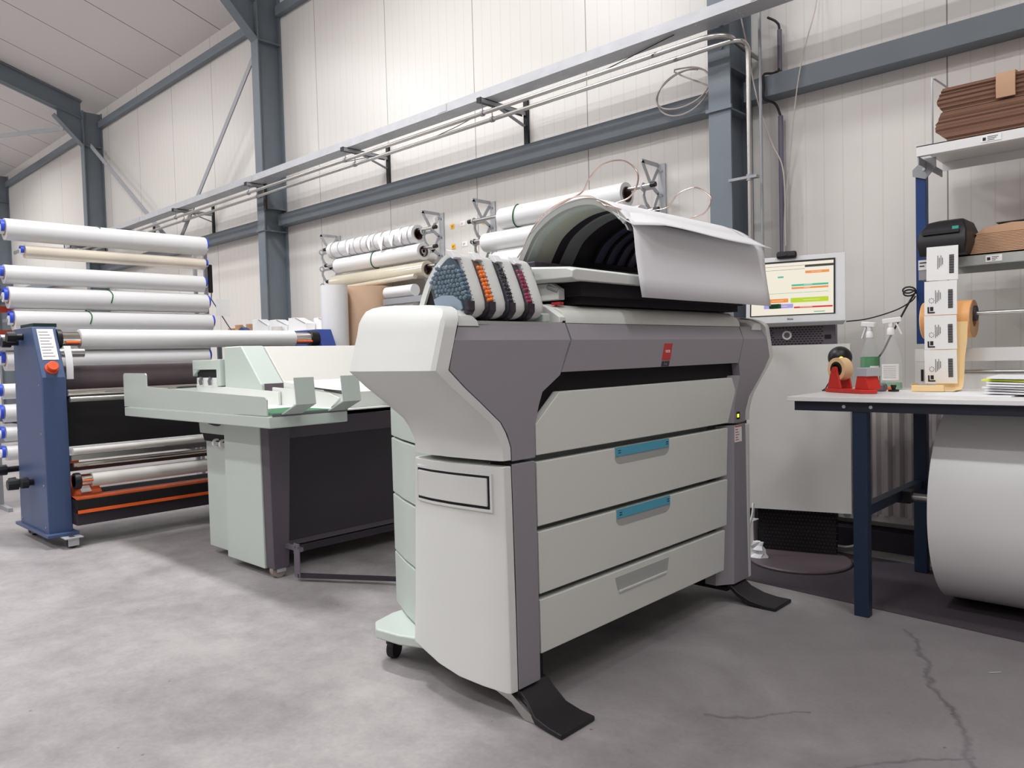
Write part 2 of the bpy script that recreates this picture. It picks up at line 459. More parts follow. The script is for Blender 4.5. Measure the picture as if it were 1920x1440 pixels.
# ceiling lamps are out of the frame: two rows of long luminaires
def lamp(x, y, z, e, sx=1.5, sy=.35, c=(.985, .99, 1)):
    l = bpy.data.lights.new('ceiling_lamp', 'AREA'); l.shape = 'RECTANGLE'; l.size = sx; l.size_y = sy
    l.energy = e; l.color = c
    o = bpy.data.objects.new('ceiling_lamp', l); col.objects.link(o); o.location = (x, y, z)
    return o
for x, e in ((-20.9, 70), (-15.5, 66), (-9.95, 40), (-4.7, 72), (.65, 25)):
    lamp(x, 2.05, 5.62, e).data.spread = math.radians(140)
for x, e in ((-18, 66), (-12.5, 66), (-7, 70), (-1.6, 70), (3.4, 44)):
    lamp(x, -1.6, 6.6, e * .95)
    lamp(x, -5.4, 7.4, e * .95)
w = bpy.data.worlds.new('world'); scene.world = w; w.use_nodes = True
w.node_tree.nodes['Background'].inputs[0].default_value = (.86, .80, .90, 1)
w.node_tree.nodes['Background'].inputs[1].default_value = .13
scene.view_settings.view_transform = 'Standard'; scene.view_settings.look = 'None'
scene.view_settings.gamma = 1; scene.view_settings.use_curve_mapping = False
scene.view_settings.exposure = 0.86

# ================================================================= cable tray and pipes
t = thing('cable_tray', (-6.5, 4.03, 2.965), 'long galvanised cable tray running along the wall above the pipes', 'cable tray')
mb = MB(); xa, xb = 1.5, -13.3
mb.box(xb, xa, 3.955, 4.10, 2.968, 2.971); mb.box(xb, xa, 3.955, 3.958, 2.971, 3.032); mb.box(xb, xa, 4.097, 4.10, 2.971, 3.032)
mb.build('channel', M['galv'], t)
mb = MB()
for k in range(60):
    xx = xa - .25 * k
    for yy in (3.99, 4.03, 4.065): mb.cyl((xx, yy, 2.9665), (xx, yy, 2.968), .004, seg=6)
    mb.cyl((xx, 3.9535, 3.0), (xx, 3.955, 3.0), .003, seg=6)
mb.build('perforation', M['white'], t, kind='stuff')
mb = MB()
for xx in (-4.45, -7.45, -10.4, -1.9):
    mb.box(xx, xx + .1, 3.952, 3.955, 2.975, 3.028)
mb.build('joint_plate', M['galv'], t)
MB().box(xb - .02, xb, 3.95, 4.105, 2.965, 3.036).build('end_cap', M['black'], t)
bl = ['above the right wall roll rack', 'above the left wall roll rack', 'beside the column behind the folding machine', 'near the brace above the roll rack', 'farthest, above the top roll', 'beyond the top roll']
for k, x in enumerate((-3.96, -5.68, -7.42, -9.2, -11.0, -12.9)):
    t = thing('tray_bracket', (x, 4.2, 2.66), 'galvanised cantilever bracket under the cable tray ' + bl[k], 'bracket', 'cable tray brackets')
    y1 = WY if x != -7.42 else 4.14
    mb = MB()
    mb.box(x - .006, x + .035, y1 - .022, y1, 2.70, 3.07); mb.build('wall_channel', M['black'], t)
    mb = MB()
    mb.box(x - .02, x + .02, 3.92, y1 - .022, 2.962, 2.967)
    mb.box(x - .02, x - .017, 3.92, y1 - .022, 2.935, 2.967); mb.box(x + .017, x + .02, 3.92, y1 - .022, 2.935, 2.967)
    mb.bar((x, 4.12, 2.94), (x, y1 - .02, 2.86), .03, .006)
    mb.build('arm', M['galvd'], t)
    MB().box(x - .022, x + .022, 3.914, 3.92, 2.932, 2.969).build('end_cap', M['black'], t)
    mb = MB()
    for py, pz in ((3.95, 2.862), (4.05, 2.84)):
        mb.ring((x - .012, py, pz), (x + .012, py, pz), .021, .0155, seg=14); mb.cyl((x, py, pz + .02), (x, py, 2.937), .004)
    mb.build('pipe_clip', M['galvd'], t)
def pipe(name, pts, r, m, lab, cat, seg=12):
    o = MB().tube(pts, r, seg).build(name, m, None, smooth=60); tag(o, lab, cat); return o
pipe('steel_pipe', spline([(-13.2, 3.95, 2.862), (-8, 3.95, 2.862), (-3.0, 3.95, 2.862), (-2.5, 3.95, 2.862), (-2.3, 3.95, 2.862), (-2.14, 3.96, 2.862), (-2.06, 4.02, 2.855), (-2.06, 4.12, 2.845), (-2.06, 4.3, 2.83), (-2.06, 4.40, 2.83)], 8), .0145, M['steel'],
     'front galvanised pipe of the pair below the cable tray, bending into the wall', 'pipe')
pipe('steel_pipe', spline([(-13.2, 4.05, 2.84), (-8, 4.05, 2.84), (-3.0, 4.05, 2.84), (-2.4, 4.05, 2.84), (-2.15, 4.05, 2.84), (-2.03, 4.06, 2.835), (-2.0, 4.11, 2.81), (-1.998, 4.12, 2.74), (-1.998, 4.12, 2.6), (-1.998, 4.12, 2.4), (-1.998, 4.12, 1.3), (-1.998, 4.12, 0)], 8), .0145, M['steel'],
     'galvanised pipe nearer the wall, turning down beside the kiosk column', 'pipe')
pipe('steel_pipe', [(-1.965, 4.2, 3.02), (-1.965, 4.2, 2.6), (-1.965, 4.2, 0)], .009, M['galvd'], 'thin grey pipe dropping right of the kiosk column', 'pipe')
mb = MB(); mb.box(-2.12, -1.95, 4.10, 4.14, 2.07, 2.085); mb.ring((-1.998, 4.12, 2.06), (-1.998, 4.12, 2.095), .02, .014, 14)
tag(mb.build('pipe_clamp', M['galvd'], None), 'metal clamp holding the vertical pipe to the kiosk column', 'clamp')
# conduits and cables
mb = MB(); mb.cyl((-1.928, 4.38, 2.955), (-1.928, 4.38, 2.72), .013); o = mb.build('conduit', M['conduit'], None)
tag(o, 'short grey cable conduit on the wall above the rail', 'conduit')
mb = MB(); mb.cyl((-1.928, 4.38, 2.46), (-1.928, 4.38, 1.0), .0145); o = mb.build('conduit', M['conduit'], None)
tag(o, 'long grey cable conduit on the wall behind the kiosk screen', 'conduit')
pipe('wall_cable', spline([(-1.99, 4.36, 3.04), (-1.94, 4.37, 3.0), (-1.928, 4.38, 2.95), (-1.928, 4.38, 2.75), (-1.94, 4.33, 2.70), (-1.985, 4.288, 2.69), (-1.985, 4.286, 2.62), (-1.985, 4.288, 2.555), (-1.95, 4.36, 2.53), (-1.928, 4.38, 2.46)]), .007, M['cable_k'],
     'black cable looping over the wall rail between the two conduits', 'cable')
pipe('wall_cable', spline([(-1.70, 4.38, 3.3), (-1.711, 4.38, 3.05), (-1.755, 4.29, 2.74), (-1.80, 4.29, 2.5), (-1.88, 4.37, 2.13), (-1.905, 4.36, 1.85), (-1.91, 4.36, 1.3)]), .0035, M['cable_w'],
     'thin pale cable hanging down the wall right of the conduit', 'cable')
pipe('wall_cable', spline([(-2.06, 4.16, 3.02), (-2.035, 4.18, 2.85), (-2.0, 4.2, 2.6), (-1.985, 4.28, 2.42), (-1.95, 4.32, 2.28), (-1.90, 4.345, 2.12), (-1.895, 4.35, 1.7)]), .004, M['cable_w'],
     'beige cable sagging from the pipe bend to the conduit', 'cable')
cp = []
for k in range(34):
    a = k / 34 * 2 * PI * 2.2
    cp.append((-2.50 + .19 * math.cos(a + 1) + .012 * k / 34, 4.27 - .0012 * k, 2.72 + (.105 + .02 * math.sin(a * .5)) * math.sin(a + 1) + .02 * math.cos(a)))
cp.append((-2.28, 4.2, 2.68))
pipe('cable_coil', spline(cp, 3), .005, M['cable_w'], 'loose coil of pale cable hanging over the wall rail left of the kiosk column', 'cable', 6)
pipe('wall_cable', spline([(-6.1, 4.2, 2.96), (-5.2, 4.2, 2.90), (-4.6, 4.2, 2.93), (-4.1, 4.2, 2.98), (-3.3, 4.2, 2.965), (-2.4, 4.0, 2.962)]), .003, M['cable_k'], 'thin black cable sagging behind the two pipes', 'cable')
# ================================================================= wide-format printer
P = thing('wide_format_printer', (-1.95, 2.4, 0), 'large light grey wide-format printer with four drawers and a curved delivery arch on top', 'printer')
FX = -1.57
# boundary between cream end shell and grey pillar, as (y, z), bottom to top
YF = [(1.652, .085), (1.651, .437), (1.646, .775), (1.646, .785), (1.645, .826), (1.630, .867), (1.604, .905), (1.523, .970), (1.463, 1.016), (1.406, 1.066), (1.423, 1.131), (1.443, 1.19)]
PR = [(1.755, .085), (1.757, .547), (1.754, .775), (1.755, .785), (1.757, .88), (1.778, .945), (1.797, .986), (1.885, 1.036), (1.920, 1.109), (1.943, 1.149), (1.946, 1.205)]
def lerp_prof(prof, z):
    for (a, za), (b, zb) in zip(prof, prof[1:]):
        if z <= zb: return a + (b - a) * max(0, (z - za)) / (zb - za) if zb > za else b
    return prof[-1][0]
def mir(y): return 4.82 - y       # the end shells are symmetric about y = 2.41 (its left and right ends)
# --- pillars (front faces slightly proud of drawers)
def pillar(side):
    f = (lambda y: y) if side == 'l' else mir
    lowL = [p for p in YF if p[1] <= .776]; lowR = [p for p in PR if p[1] <= .776]
    upL = [p for p in YF if p[1] >= .784]; upR = [p for p in PR if p[1] >= .784]
    lo = [(f(y + .004), z) for y, z in lowL] + [(f(y), z) for y, z in reversed(lowR)]
    o = MB().prism(lo, 'x', FX - .10, FX).build('lower_pillar', M['grey'], P, bevel=.003)
    up = [(f(y + .005), z) for y, z in upL] + [(f(y), z) for y, z in reversed(upR)]
    # upper: front facet kinks inwards above z=1.15
    n = len(up)
    def fx(z): return FX - max(0, z - 1.148) * .45
    ring1 = [(fx(z), y, z) for y, z in up]; 
    # split polygon at z=1.148 so that the kink is crisp
    def split(poly, zc):
        lower = [p for p in poly if p[1] <= zc]; 
        out_lo = []; out_up = []
        m = len(poly)
        for i in range(m):
            a = poly[i]; b = poly[(i + 1) % m]
            (out_lo if a[1] <= zc else out_up).append(a)
            if (a[1] - zc) * (b[1] - zc) < 0:
                t = (zc - a[1]) / (b[1] - a[1]); q = (a[0] + (b[0] - a[0]) * t, zc)
                out_lo.append(q); out_up.append(q)
        return out_lo, out_up
    pl, pu = split(up, 1.1485)
    mb = MB()
    mb.prism(pl, 'x', FX - .10, FX)
    m = len(pu)
    front = [(fx(z), y, z) for y, z in pu]; back = [(FX - .10, y, z) for y, z in pu]
    mb.loft([front, back])
    mb.build('upper_pillar', M['grey'], P, smooth=20)
pillar('l')
RO = [(3.172, .085), (3.163, .437), (3.160, .775), (3.160, .785), (3.165, .83), (3.205, .895), (3.30, .965), (3.360, 1.012), (3.412, 1.063), (3.396, 1.131), (3.376, 1.205)]
RI = [(3.030, .085), (3.048, .547), (3.052, .775), (3.052, .785), (3.058, .86), (3.085, .93), (3.115, .99), (3.107, 1.04), (3.155, 1.148), (3.170, 1.205)]
def rpoly(lo, hi):
    return [p for p in RO if lo <= p[1] <= hi], [p for p in RI if lo <= p[1] <= hi]
for lo, hi, nm in ((0, .78, 'lower_pillar'), (.78, 1.15, 'upper_pillar')):
    o_, i_ = rpoly(lo, hi)
    if hi == 1.15: o_ = o_ + [(3.3925, 1.148)]
    MB().prism([(y - .005, z) for y, z in o_] + [(y, z) for y, z in reversed(i_)], 'x', FX - .10, FX).build(nm, M['grey'], P, smooth=20)
    # chamfered inner face
    rs = []
    for y, z in i_:
        if z > 1.0: continue
        rs.append([(FX, y, z), (FX - .05, y - .07, z), (FX - .10, y - .07, z), (FX - .10, y, z)])
    MB().loft(rs).build('pillar_inner_facet', M['grey'], P, smooth=20)
MB().loft([[(FX - .026 * k, 3.155 + .015 * k, 1.1485 + .0565 * k), (FX - .026 * k, 3.3875 - .016 * k, 1.1485 + .0565 * k), (FX - .1, 3.3875 - .016 * k, 1.1485 + .0565 * k), (FX - .1, 3.155 + .015 * k, 1.1485 + .0565 * k)] for k in (0, 1)]).build('upper_pillar_bevel', M['grey'], P, smooth=20)
# --- end shells: horizontal section lofted over z
def shell_ring(z, yf, f, xb=-2.0, topk=1.0):
    # section offset from the pillar boundary: front return, bulged outer face, rounded far corner
    k = 1 + .5 * min(1, max(0, (z - .8) / .26))
    pts = [(FX, yf), (FX - .003, yf - .029 * k), (-1.583, yf - .036 * k), (-1.68, yf - .036 * k - .008), (-1.78, yf - .050), (-1.88, yf - .047), (xb + .05, yf - .034), (xb + .012, yf - .022), (xb, yf - .004), (xb, yf + .08), (FX - .11, yf + .08), (FX - .10, yf + .002), (FX - .02, yf + .002)]
    return [(x, f(y), z) for x, y in pts]
def shell(side):
    f = (lambda y: y) if side == 'l' else mir
    # lower panel, with the bottom edge sweeping up towards the back
    rings = []
    for z in (.085, .30, .62, .70, .771):
        yf = lerp_prof(YF, z)
        rings.append(shell_ring(z, yf, f, xb=-2.045 + .04 * (z - .085) / .69))
    rings[0] = [(x, y, .083 + .0 * x + (.05 if x < -1.9 else .02 if x < -1.8 else .005 if x < -1.7 else 0)) for x, y, z in rings[0]]
    MB().loft(rings).build('lower_end_panel', M['cream'], P, bevel=.003, smooth=35)
    rings = []
    zs = [.789, .826, .85, .875, .905, .935, .97, 1.016, 1.045, 1.062, 1.066, 1.07, 1.10, 1.14, 1.18, 1.205]
    for z in zs:
        yf = lerp_prof(YF, z)
        if z > 1.066: yf = 1.406 + (z - 1.066) * .30
        rings.append(shell_ring(z, yf, f, xb=-2.0 - .02 * min(1, max(0, (z - .79) / .27))))
    # rounded cap
    for z, inset, fx_ in ((1.218, .004, .008), (1.230, .010, .022), (1.240, .020, .045), (1.247, .036, .08), (1.250, .056, .13)):
        yf = 1.406 + (z - 1.066) * .30 + inset
        r = shell_ring(z, yf, f, xb=-2.02 + inset * 1.6)
        r = [(min(x, FX - fx_), y, zz) for x, y, zz in r]
        rings.append(r)
    rings = [[(x, y, z + max(0, min(1, (z - 1.19) / .04)) * .022 * (-1.62 - x) / .36) for x, y, z in r] for r in rings]
    MB().loft(rings).build('upper_end_pod', M['cream'], P, smooth=32)
    # cream shoulder behind the pillar top
    mb = MB()
    a = 1.462
    rs = []
    for x, zz in ((FX - .015, 1.207), (FX - .02, 1.222), (FX - .05, 1.240), (-1.68, 1.249), (-2.0, 1.25)):
        rs.append([(x, f(a), 1.19), (x, f(a), zz - .004), (x, f(a + .06), zz - .004), (x, f(a + .078), zz - .016), (x, f(a + .085), 1.19)])
    mb.loft(rs).build('pod_shoulder', M['cream'], P, smooth=40)
shell('l'); shell('r')
# recessed handle in the left lower panel
def arc_y(x): # outer face of the shell at mid height
    pts = [(-1.583, -.036), (-1.68, -.044), (-1.78, -.050), (-1.88, -.047), (-1.962, -.034), (-2.0, -.024)]
    for (xa, a), (xb, b2) in zip(pts, pts[1:]):
        if xb <= x <= xa: return 1.6465 + a + (b2 - a) * (x - xa) / (xb - xa)
    return 1.6465 + pts[-1][1]
mb = MB()
xs = [-1.962 + i * (.342 / 12) for i in range(13)]
def band(z0, z1, d0, d1, xs):
    return MB().loft([[(x, arc_y(x) - d0, z0), (x, arc_y(x) - d0, z1), (x, arc_y(x) + d1, z1), (x, arc_y(x) + d1, z0)] for x in xs])
band(.640, .742, .004, .006, xs).build('grip_recess', M['hole'], P, smooth=30)
g = MB()
for z0, z1 in ((.632, .640), (.742, .749)): 
    q = band(z0, z1, .0055, .006, xs); g.add(q.v, q.f)
for xa in (-1.970, -1.62):
    g.box(xa, xa + .008, arc_y(xa) - .0055, arc_y(xa) + .01, .632, .749)
g.build('grip_rim', M['cream'], P, smooth=30)
band(.6485, .7345, .0085, .006, [-1.957 + i * (.3275 / 12) for i in range(13)]).build('grip_handle', M['cream'], P, bevel=.003, smooth=30)
for seg in (YF[:3], YF[3:]):
    MB().prism([(y + .0005, z) for y, z in seg] + [(y + .007, z) for y, z in reversed(seg)], 'x', FX - .09, FX - .003).build('seam', M['hole'], P)
# --- core body (dark) behind the panels
MB().box(-2.0, FX - .1, 1.70, 3.225, .17, 1.19).build('inner_frame', M['hole'], P)
MB().box(-1.68, FX - .04, 1.80, 3.12, .93, 1.08).build('output_slot', M['hole'], P)
# --- drawers and lower front panel
yl, yr = 1.766, 2.985
def flatpanel(name, poly, m, x0, x1, bevel=.003, **k):
    return MB().prism(poly, 'x', x0, x1).build(name, m, P, bevel=bevel, **k)
dz = [(.163, .333), (.352, .548), (.566, .768)]
lab = ['bottom drawer without a blue strip', 'middle drawer with a blue strip', 'upper drawer with a blue strip']
for i, (z0, z1) in enumerate(dz):
    x1 = FX - .004
    hz = z1 - .004
    if i == 0:
        hz0, hz1 = .262, .300
        ya, yb = 2.165, 2.515
        poly = [(yl, z0), (yr - .035, z0), (yr - .02, z1), (yl, z1)]
        d = flatpanel('drawer_front', poly, M['creamf'], x1 - .03, x1, label=lab[i])
        mb = MB().prism([(ya, hz1 + .012), (yb, hz1 + .012), (yb - .012, hz0 + .005), (yb - .03, hz0), (ya + .03, hz0), (ya + .012, hz0 + .005)], 'x', x1 - .001, x1 + .0015)
        h = mb.build('handle_recess', M['greylt'], d)
        MB().bar((x1 + .003, ya + .02, hz0 - .002), (x1 + .003, yb - .02, hz0 - .002), .005, .006).build('handle_lip', M['cream'], d)
    else:
        poly = [(yl, z0), (yr - .012 + .008 * i, z0), (yr + .01 * i, z1), (yl, z1)]
        d = flatpanel('drawer_front', poly, M['creamf'], x1 - .03, x1, label=lab[i])
        ya, yb = 2.178, 2.53
        h1 = z1 + .001; hm = z1 - .03; h0 = z1 - .058
        MB().prism([(ya, h1), (yb, h1), (yb, hm - .010), (yb - .012, h0 + .006), (yb - .03, h0), (ya + .03, h0), (ya + .012, h0 + .006), (ya, hm - .01)], 'x', x1 - .001, x1 + .0012).build('handle_recess', M['greylt'], d)
        MB().box(x1 + .001, x1 + .0035, ya + .002, yb - .002, hm, h1).build('blue_strip', M['blue'], d, label='light blue handle strip')
        mb = MB()
        for yy in (ya + .016, yb - .024):
            mb.box(x1 + .0035, x1 + .004, yy, yy + .016, hm + .010, hm + .013); mb.box(x1 + .0035, x1 + .004, yy, yy + .016, hm + .018, hm + .021)
        mb.build('roll_symbol', M['ink'], d)
# upper front panel
poly = [(yl, .789), (yr + .022, .789), (3.076, .915), (3.078, .930), (3.05, .982), (1.885, .982), (yl, .885)]
flatpanel('front_lower_panel', poly, M['creamf'], FX - .034, FX - .004, smooth=20)
# black throat
MB().prism([(1.76, .80), (3.13, .80), (3.16, 1.07), (1.86, 1.07)], 'x', FX - .05, FX - .035).build('throat', M['hole'], P)
# grey hood door between pillars, kinked at 1.148
def hood(y0, y1, name):
    mb = MB()
    a, b_ = y0, y1
    rs = []
    for z, x, da in ((1.040, FX, .040), (1.148, FX, .006), (1.203, FX - .025, .004)):
        rs.append([(x, a - da + .007, z), (x, b_ + da - .010, z), (x - .04, b_ + da - .010, z), (x - .04, a - da + .007, z)])
    mb.loft(rs).build(name, M['grey'], P, smooth=20)
hood(1.955, 2.972 + .0, 'front_hood') if False else None
mb = MB()
rs = []
for z, x, ya, yb in ((1.045, FX, 1.893, 3.102), (1.1485, FX, 1.951, 3.150), (1.203, FX - .025, 1.953, 3.160)):
    rs.append([(x, ya, z), (x, yb, z), (x - .04, yb, z), (x - .04, ya, z)])
mb.loft(rs).build('front_hood', M['grey'], P, smooth=20)
MB().box(FX - .09, FX - .03, 1.94, 3.17, 1.19, 1.212).build('hood_gap', M['hole'], P)
# red logo plate and small badge on the hood
mb = MB(); mb.prism([(2.486, 1.070), (2.545, 1.070), (2.565, 1.133), (2.508, 1.133)], 'x', FX, FX + .0015)
lg = mb.build('logo_plate', M['red'], P, label='small red slanted logo plate')
text('logo_text', 'oce', .022, (FX + .002, 2.528, 1.105), (PI / 2, 0, PI / 2), M['label'], lg)
MB().prism([(2.480, 1.046), (2.534, 1.046), (2.541, 1.066), (2.487, 1.066)], 'x', FX, FX + .001).build('badge', M['dark'], P)
text('badge_text', '1 o', .016, (FX + .002, 2.508, 1.056), (PI / 2, 0, PI / 2), M['inkg'], P)
# right pillar: led window and inspection label
MB().box(FX, FX + .002, 3.075, 3.105, .800, .832).build('status_window', M['black'], P, bevel=.002)
MB().box(FX + .002, FX + .003, 3.079, 3.094, .808, .822).build('status_light', M['led'], P, label='glowing yellow-green status light')
lb = MB().box(FX, FX + .0012, 3.055, 3.120, .700, .772).build('inspection_label', M['label'], P)
mb = MB(); mb.box(FX + .0012, FX + .0018, 3.056, 3.119, .766, .771)
for k in range(5): mb.box(FX + .0012, FX + .0018, 3.062, 3.085 + .006 * (k % 3), .753 - .011 * k, .756 - .011 * k)
mb.build('label_print', M['red'], lb)
# --- top cream deck
rs = []
for y, r in ((1.955, .0), (1.985, .012), (2.0, .012), (3.13, .012), (3.155, .012), (3.175, .0)):
    rs.append([(-2.0, y, 1.205), (FX - .028, y, 1.205), (FX - .030, y, 1.222 + r * .2), (FX - .042, y, 1.240 + r * .5), (FX - .07, y, 1.255 + r * .8), (-1.70, y, 1.262 + r), (-2.0, y, 1.262 + r)])
MB().loft(rs).build('top_deck', M['creamf'], P, smooth=40)
mb = MB()
mb.prism([(-1.60, 1.205), (-1.60, 1.225), (-1.66, 1.262), (-1.80, 1.305), (-2.0, 1.305), (-2.0, 1.205)], 'y', 1.925, 1.956)
mb.build('deck_cheek', M['cream'], P, bevel=.004)
MB().box(-1.665, -1.63, 1.962, 1.985, 1.268, 1.277).build('red_latch', M['red'], P)
MB().box(-1.9, FX - .028, 1.50, 1.93, 1.195, 1.206).build('toner_bay', M['greylt'], P)
# --- scanner slab over a dark gap
MB().box(-2.0, -1.62, 2.06, 3.20, 1.272, 1.300).build('scanner_gap', M['hole'], P)
MB().prism([(-1.665, 1.288), (-1.665, 1.325), (-1.70, 1.345), (-1.90, 1.35), (-1.90, 1.288)], 'y', 2.0, 2.035).build('scanner_hinge', M['cream'], P, bevel=.003)
MB().cyl((-1.668, 2.005, 1.317), (-1.71, 2.0, 1.335), .009, seg=10).build('hinge_pin', M['galvd'], P)
mb = MB(); mb.loft([[(-1.99, y, z0), (-1.575, y, z0 - .006), (-1.572, y, z1 - .014), (-1.60, y, z1 - .004), (-1.99, y, z1 + .03)] for y, z0, z1 in ((1.965, 1.360, 1.390), (1.985, 1.352, 1.396), (2.50, 1.352, 1.392), (3.2, 1.352, 1.392))])
mb.build('scanner_lid', M['cream'], P, bevel=.003, smooth=30)
MB().box(-1.97, -1.60, 2.04, 3.21, 1.299, 1.353).build('scanner_throat', M['hole'], P)
# --- delivery arch: profile in x,z extruded along y
A0, A1 = 2.30, 3.27
arch = [(-2.115, 1.462), (-2.085, 1.515), (-2.037, 1.583), (-1.985, 1.622), (-1.923, 1.652), (-1.860, 1.670), (-1.791, 1.676), (-1.735, 1.671), (-1.692, 1.657), (-1.645, 1.632), (-1.610, 1.605), (-1.582, 1.575), (-1.565, 1.542)]
AS = [tuple(p) for p in spline([(x, 0, z) for x, z in arch], 3)]
def arcband(y0, y1, pts, off0, off1):
    rings = []
    for i, p in enumerate(pts):
        a = Vector(pts[max(0, i - 1)]); b = Vector(pts[min(len(pts) - 1, i + 1)]); d = (b - a).normalized(); nrm = Vector((-d.z, 0, d.x))
        if nrm.z < 0 and i < len(pts) // 2: nrm = -nrm
        q0 = Vector(p) + nrm * off0; q1 = Vector(p) + nrm * off1
        rings.append([(q0.x, y0, q0.z), (q1.x, y0, q1.z), (q1.x, y1, q1.z), (q0.x, y1, q0.z)])
    return MB().loft(rings)
arcband(A0, A1, AS, -.012, .0).build('delivery_arch', M['dark'], P, smooth=40)
arcband(A0 - .012, A0 + .008, AS[:34], -.016, .006).build('arch_rim', M['greylt'], P, smooth=40)
arcband(A0 + .05, A0 + .16, AS[:32], -.016, -.012).build('arch_inner_plate', mat('arch_plate_pale', rgb(196, 198, 184), .45), P, smooth=40)
arcband(A0 + .008, A0 + .05, AS[:36], -.022, -.012).build('arch_inner_plate', M['greygreen'], P, smooth=40)
arcband(A0 + .22, A0 + .30, AS[:30], -.018, -.012).build('arch_inner_plate', M['galvd'], P, smooth=40)
for k in range(6):
    y = A0 + .42 + k * .085
    arcband(y, y + .014, AS[3:34], -.024, -.012).build('arch_rib', M['hole'], P, smooth=40)
for k in range(5):
    y = A0 + .434 + k * .085
    arcband(y, y + .071, AS[3:34], -.014, -.012).build('arch_inner_plate', mat('arch_plate_violet', rgb(112, 106, 138), .3), P, smooth=40)
# rear support shell carrying the arch, and curved side arm on the left
MB().box(-2.13, -1.99, 2.25, 3.27, 1.20, 1.47).build('arch_support', M['dark'], P, bevel=.006)
MB().box(-2.12, -2.0, 1.95, 3.27, 1.10, 1.22).build('rear_cover', M['cream'], P, bevel=.01)
side = spline([(-1.93, 0, 1.245), (-1.905, 0, 1.30), (-1.875, 0, 1.35), (-1.83, 0, 1.395), (-1.775, 0, 1.425)], 4)
arcband(1.60, 1.609, [tuple(p) for p in side], -.022, .0).build('rear_side_arm', M['cream'], P, smooth=40)
MB().prism([(-1.92, 1.245), (-1.895, 1.30), (-1.86, 1.35), (-1.80, 1.40), (-1.74, 1.40), (-1.74, 1.245)], 'y', 1.611, 1.95).build('side_arm_liner', M['blackm'], P)
# --- wire paper guides
def wire(pts, name='wire_guide'):
    MB().tube(spline(pts, 8), .0034, 6).build(name, M['copper'], P, smooth=60)
wire([(-2.42, 2.6, 1.539), (-2.32, 2.6, 1.63), (-2.205, 2.6, 1.728), (-2.113, 2.6, 1.765), (-2.02, 2.6, 1.79), (-1.979, 2.6, 1.84), (-1.908, 2.6, 1.887), (-1.814, 2.6, 1.885), (-1.745, 2.6, 1.835), (-1.738, 2.6, 1.78), (-1.779, 2.6, 1.73), (-1.858, 2.6, 1.714), (-1.90, 2.6, 1.69), (-1.925, 2.6, 1.655)])
wire([(-2.20, 2.36, 1.44), (-2.14, 2.34, 1.52), (-2.06, 2.33, 1.62), (-1.95, 2.32, 1.680), (-1.84, 2.31, 1.700), (-1.76, 2.30, 1.692), (-1.705, 2.29, 1.665), (-1.665, 2.28, 1.640), (-1.64, 2.27, 1.632), (-1.60, 2.285, 1.615)])
wire([(-2.30, 2.46, 1.44), (-2.22, 2.46, 1.55), (-2.13, 2.46, 1.64), (-2.02, 2.46, 1.70)])
wire([(-2.30, 3.2, 1.60), (-2.18, 3.2, 1.73), (-2.082, 3.2, 1.785), (-1.977, 3.2, 1.792), (-1.917, 3.2, 1.844), (-1.85, 3.2, 1.862), (-1.804, 3.2, 1.855), (-1.748, 3.2, 1.81), (-1.745, 3.2, 1.775), (-1.779, 3.2, 1.736), (-1.85, 3.2, 1.722), (-1.90, 3.2, 1.69), (-1.91, 3.2, 1.66)])
# --- rear roll module with chamfered left end, four drawers seen from the side
foot = [(-1.66, 1.715), (-2.09, 1.700), (-2.24, 1.762), (-2.40, 1.84), (-2.44, 1.90), (-2.44, 3.05), (-2.40, 3.10), (-1.66, 3.20)]
for i, (z0, z1) in enumerate(((.142, .345), (.352, .574), (.581, .795), (.802, 1.10))):
    n_ = 'rear_drawer_unit'
    MB().prism(foot, 'z', z0, z1).build(n_, M['greygreen'], P, bevel=.004)
MB().prism([(x * .98 - .04, y + .012 if y < 2.5 else y - .012) for x, y in foot], 'z', .16, 1.09).build('rear_core', M['hole'], P)
# --- feet
def foot_(ysign):
    f = (lambda y: y) if ysign == 'l' else mir
    # black ramp toe in front
    prof = [(-1.64, .085), (-1.585, .083), (-1.55, .055), (-1.50, .028), (-1.44, .018), (-1.385, .016)]
    rs = []
    for i, (x, z) in enumerate(prof):
        sh = -.012 * i if i > 2 else 0
        ya, yb = f(1.665 + sh * .6), f(1.80 + sh * .2)
        rs.append([(x, ya, z), (x, yb, z), (x, yb, max(.001, z - .022)), (x, ya, max(.001, z - .022))])
    MB().loft(rs).build('ramp_foot', M['black'], P, bevel=.004, smooth=50)
    MB().loft([[(x, f(1.652), z + .004), (x, f(1.663), z + .004), (x, f(1.663), z - .022 if z > .04 else .002), (x, f(1.652), z - .022 if z > .04 else .002)] for x, z in ((-1.68, .085), (-1.60, .062), (-1.55, .034), (-1.50, .012))]).build('foot_trim', M['steel'], P)
    # rear outrigger
    o = [(-2.02, f(1.66)), (-2.12, f(1.625)), (-2.235, f(1.615)), (-2.30, f(1.66)), (-2.33, f(1.76)), (-2.33, f(1.85)), (-2.02, f(1.85))]
    MB().prism(o, 'z', .098, .135).build('rear_outrigger', M['greygreen'], P, bevel=.008, bseg=3)
    c = MB(); c.cyl((-2.26, f(1.70), .035), (-2.235, f(1.71), .035), .035, seg=20)
    c.build('caster_wheel', M['black'], P); MB().box(-2.27, -2.23, f(1.70) - .015, f(1.70) + .03, .05, .1).build('caster_fork', M['black'], P)
    MB().box(-1.95, -1.6, f(1.72), f(1.80), .05, .16).build('leg', M['hole'], P)
foot_('l'); foot_('r')
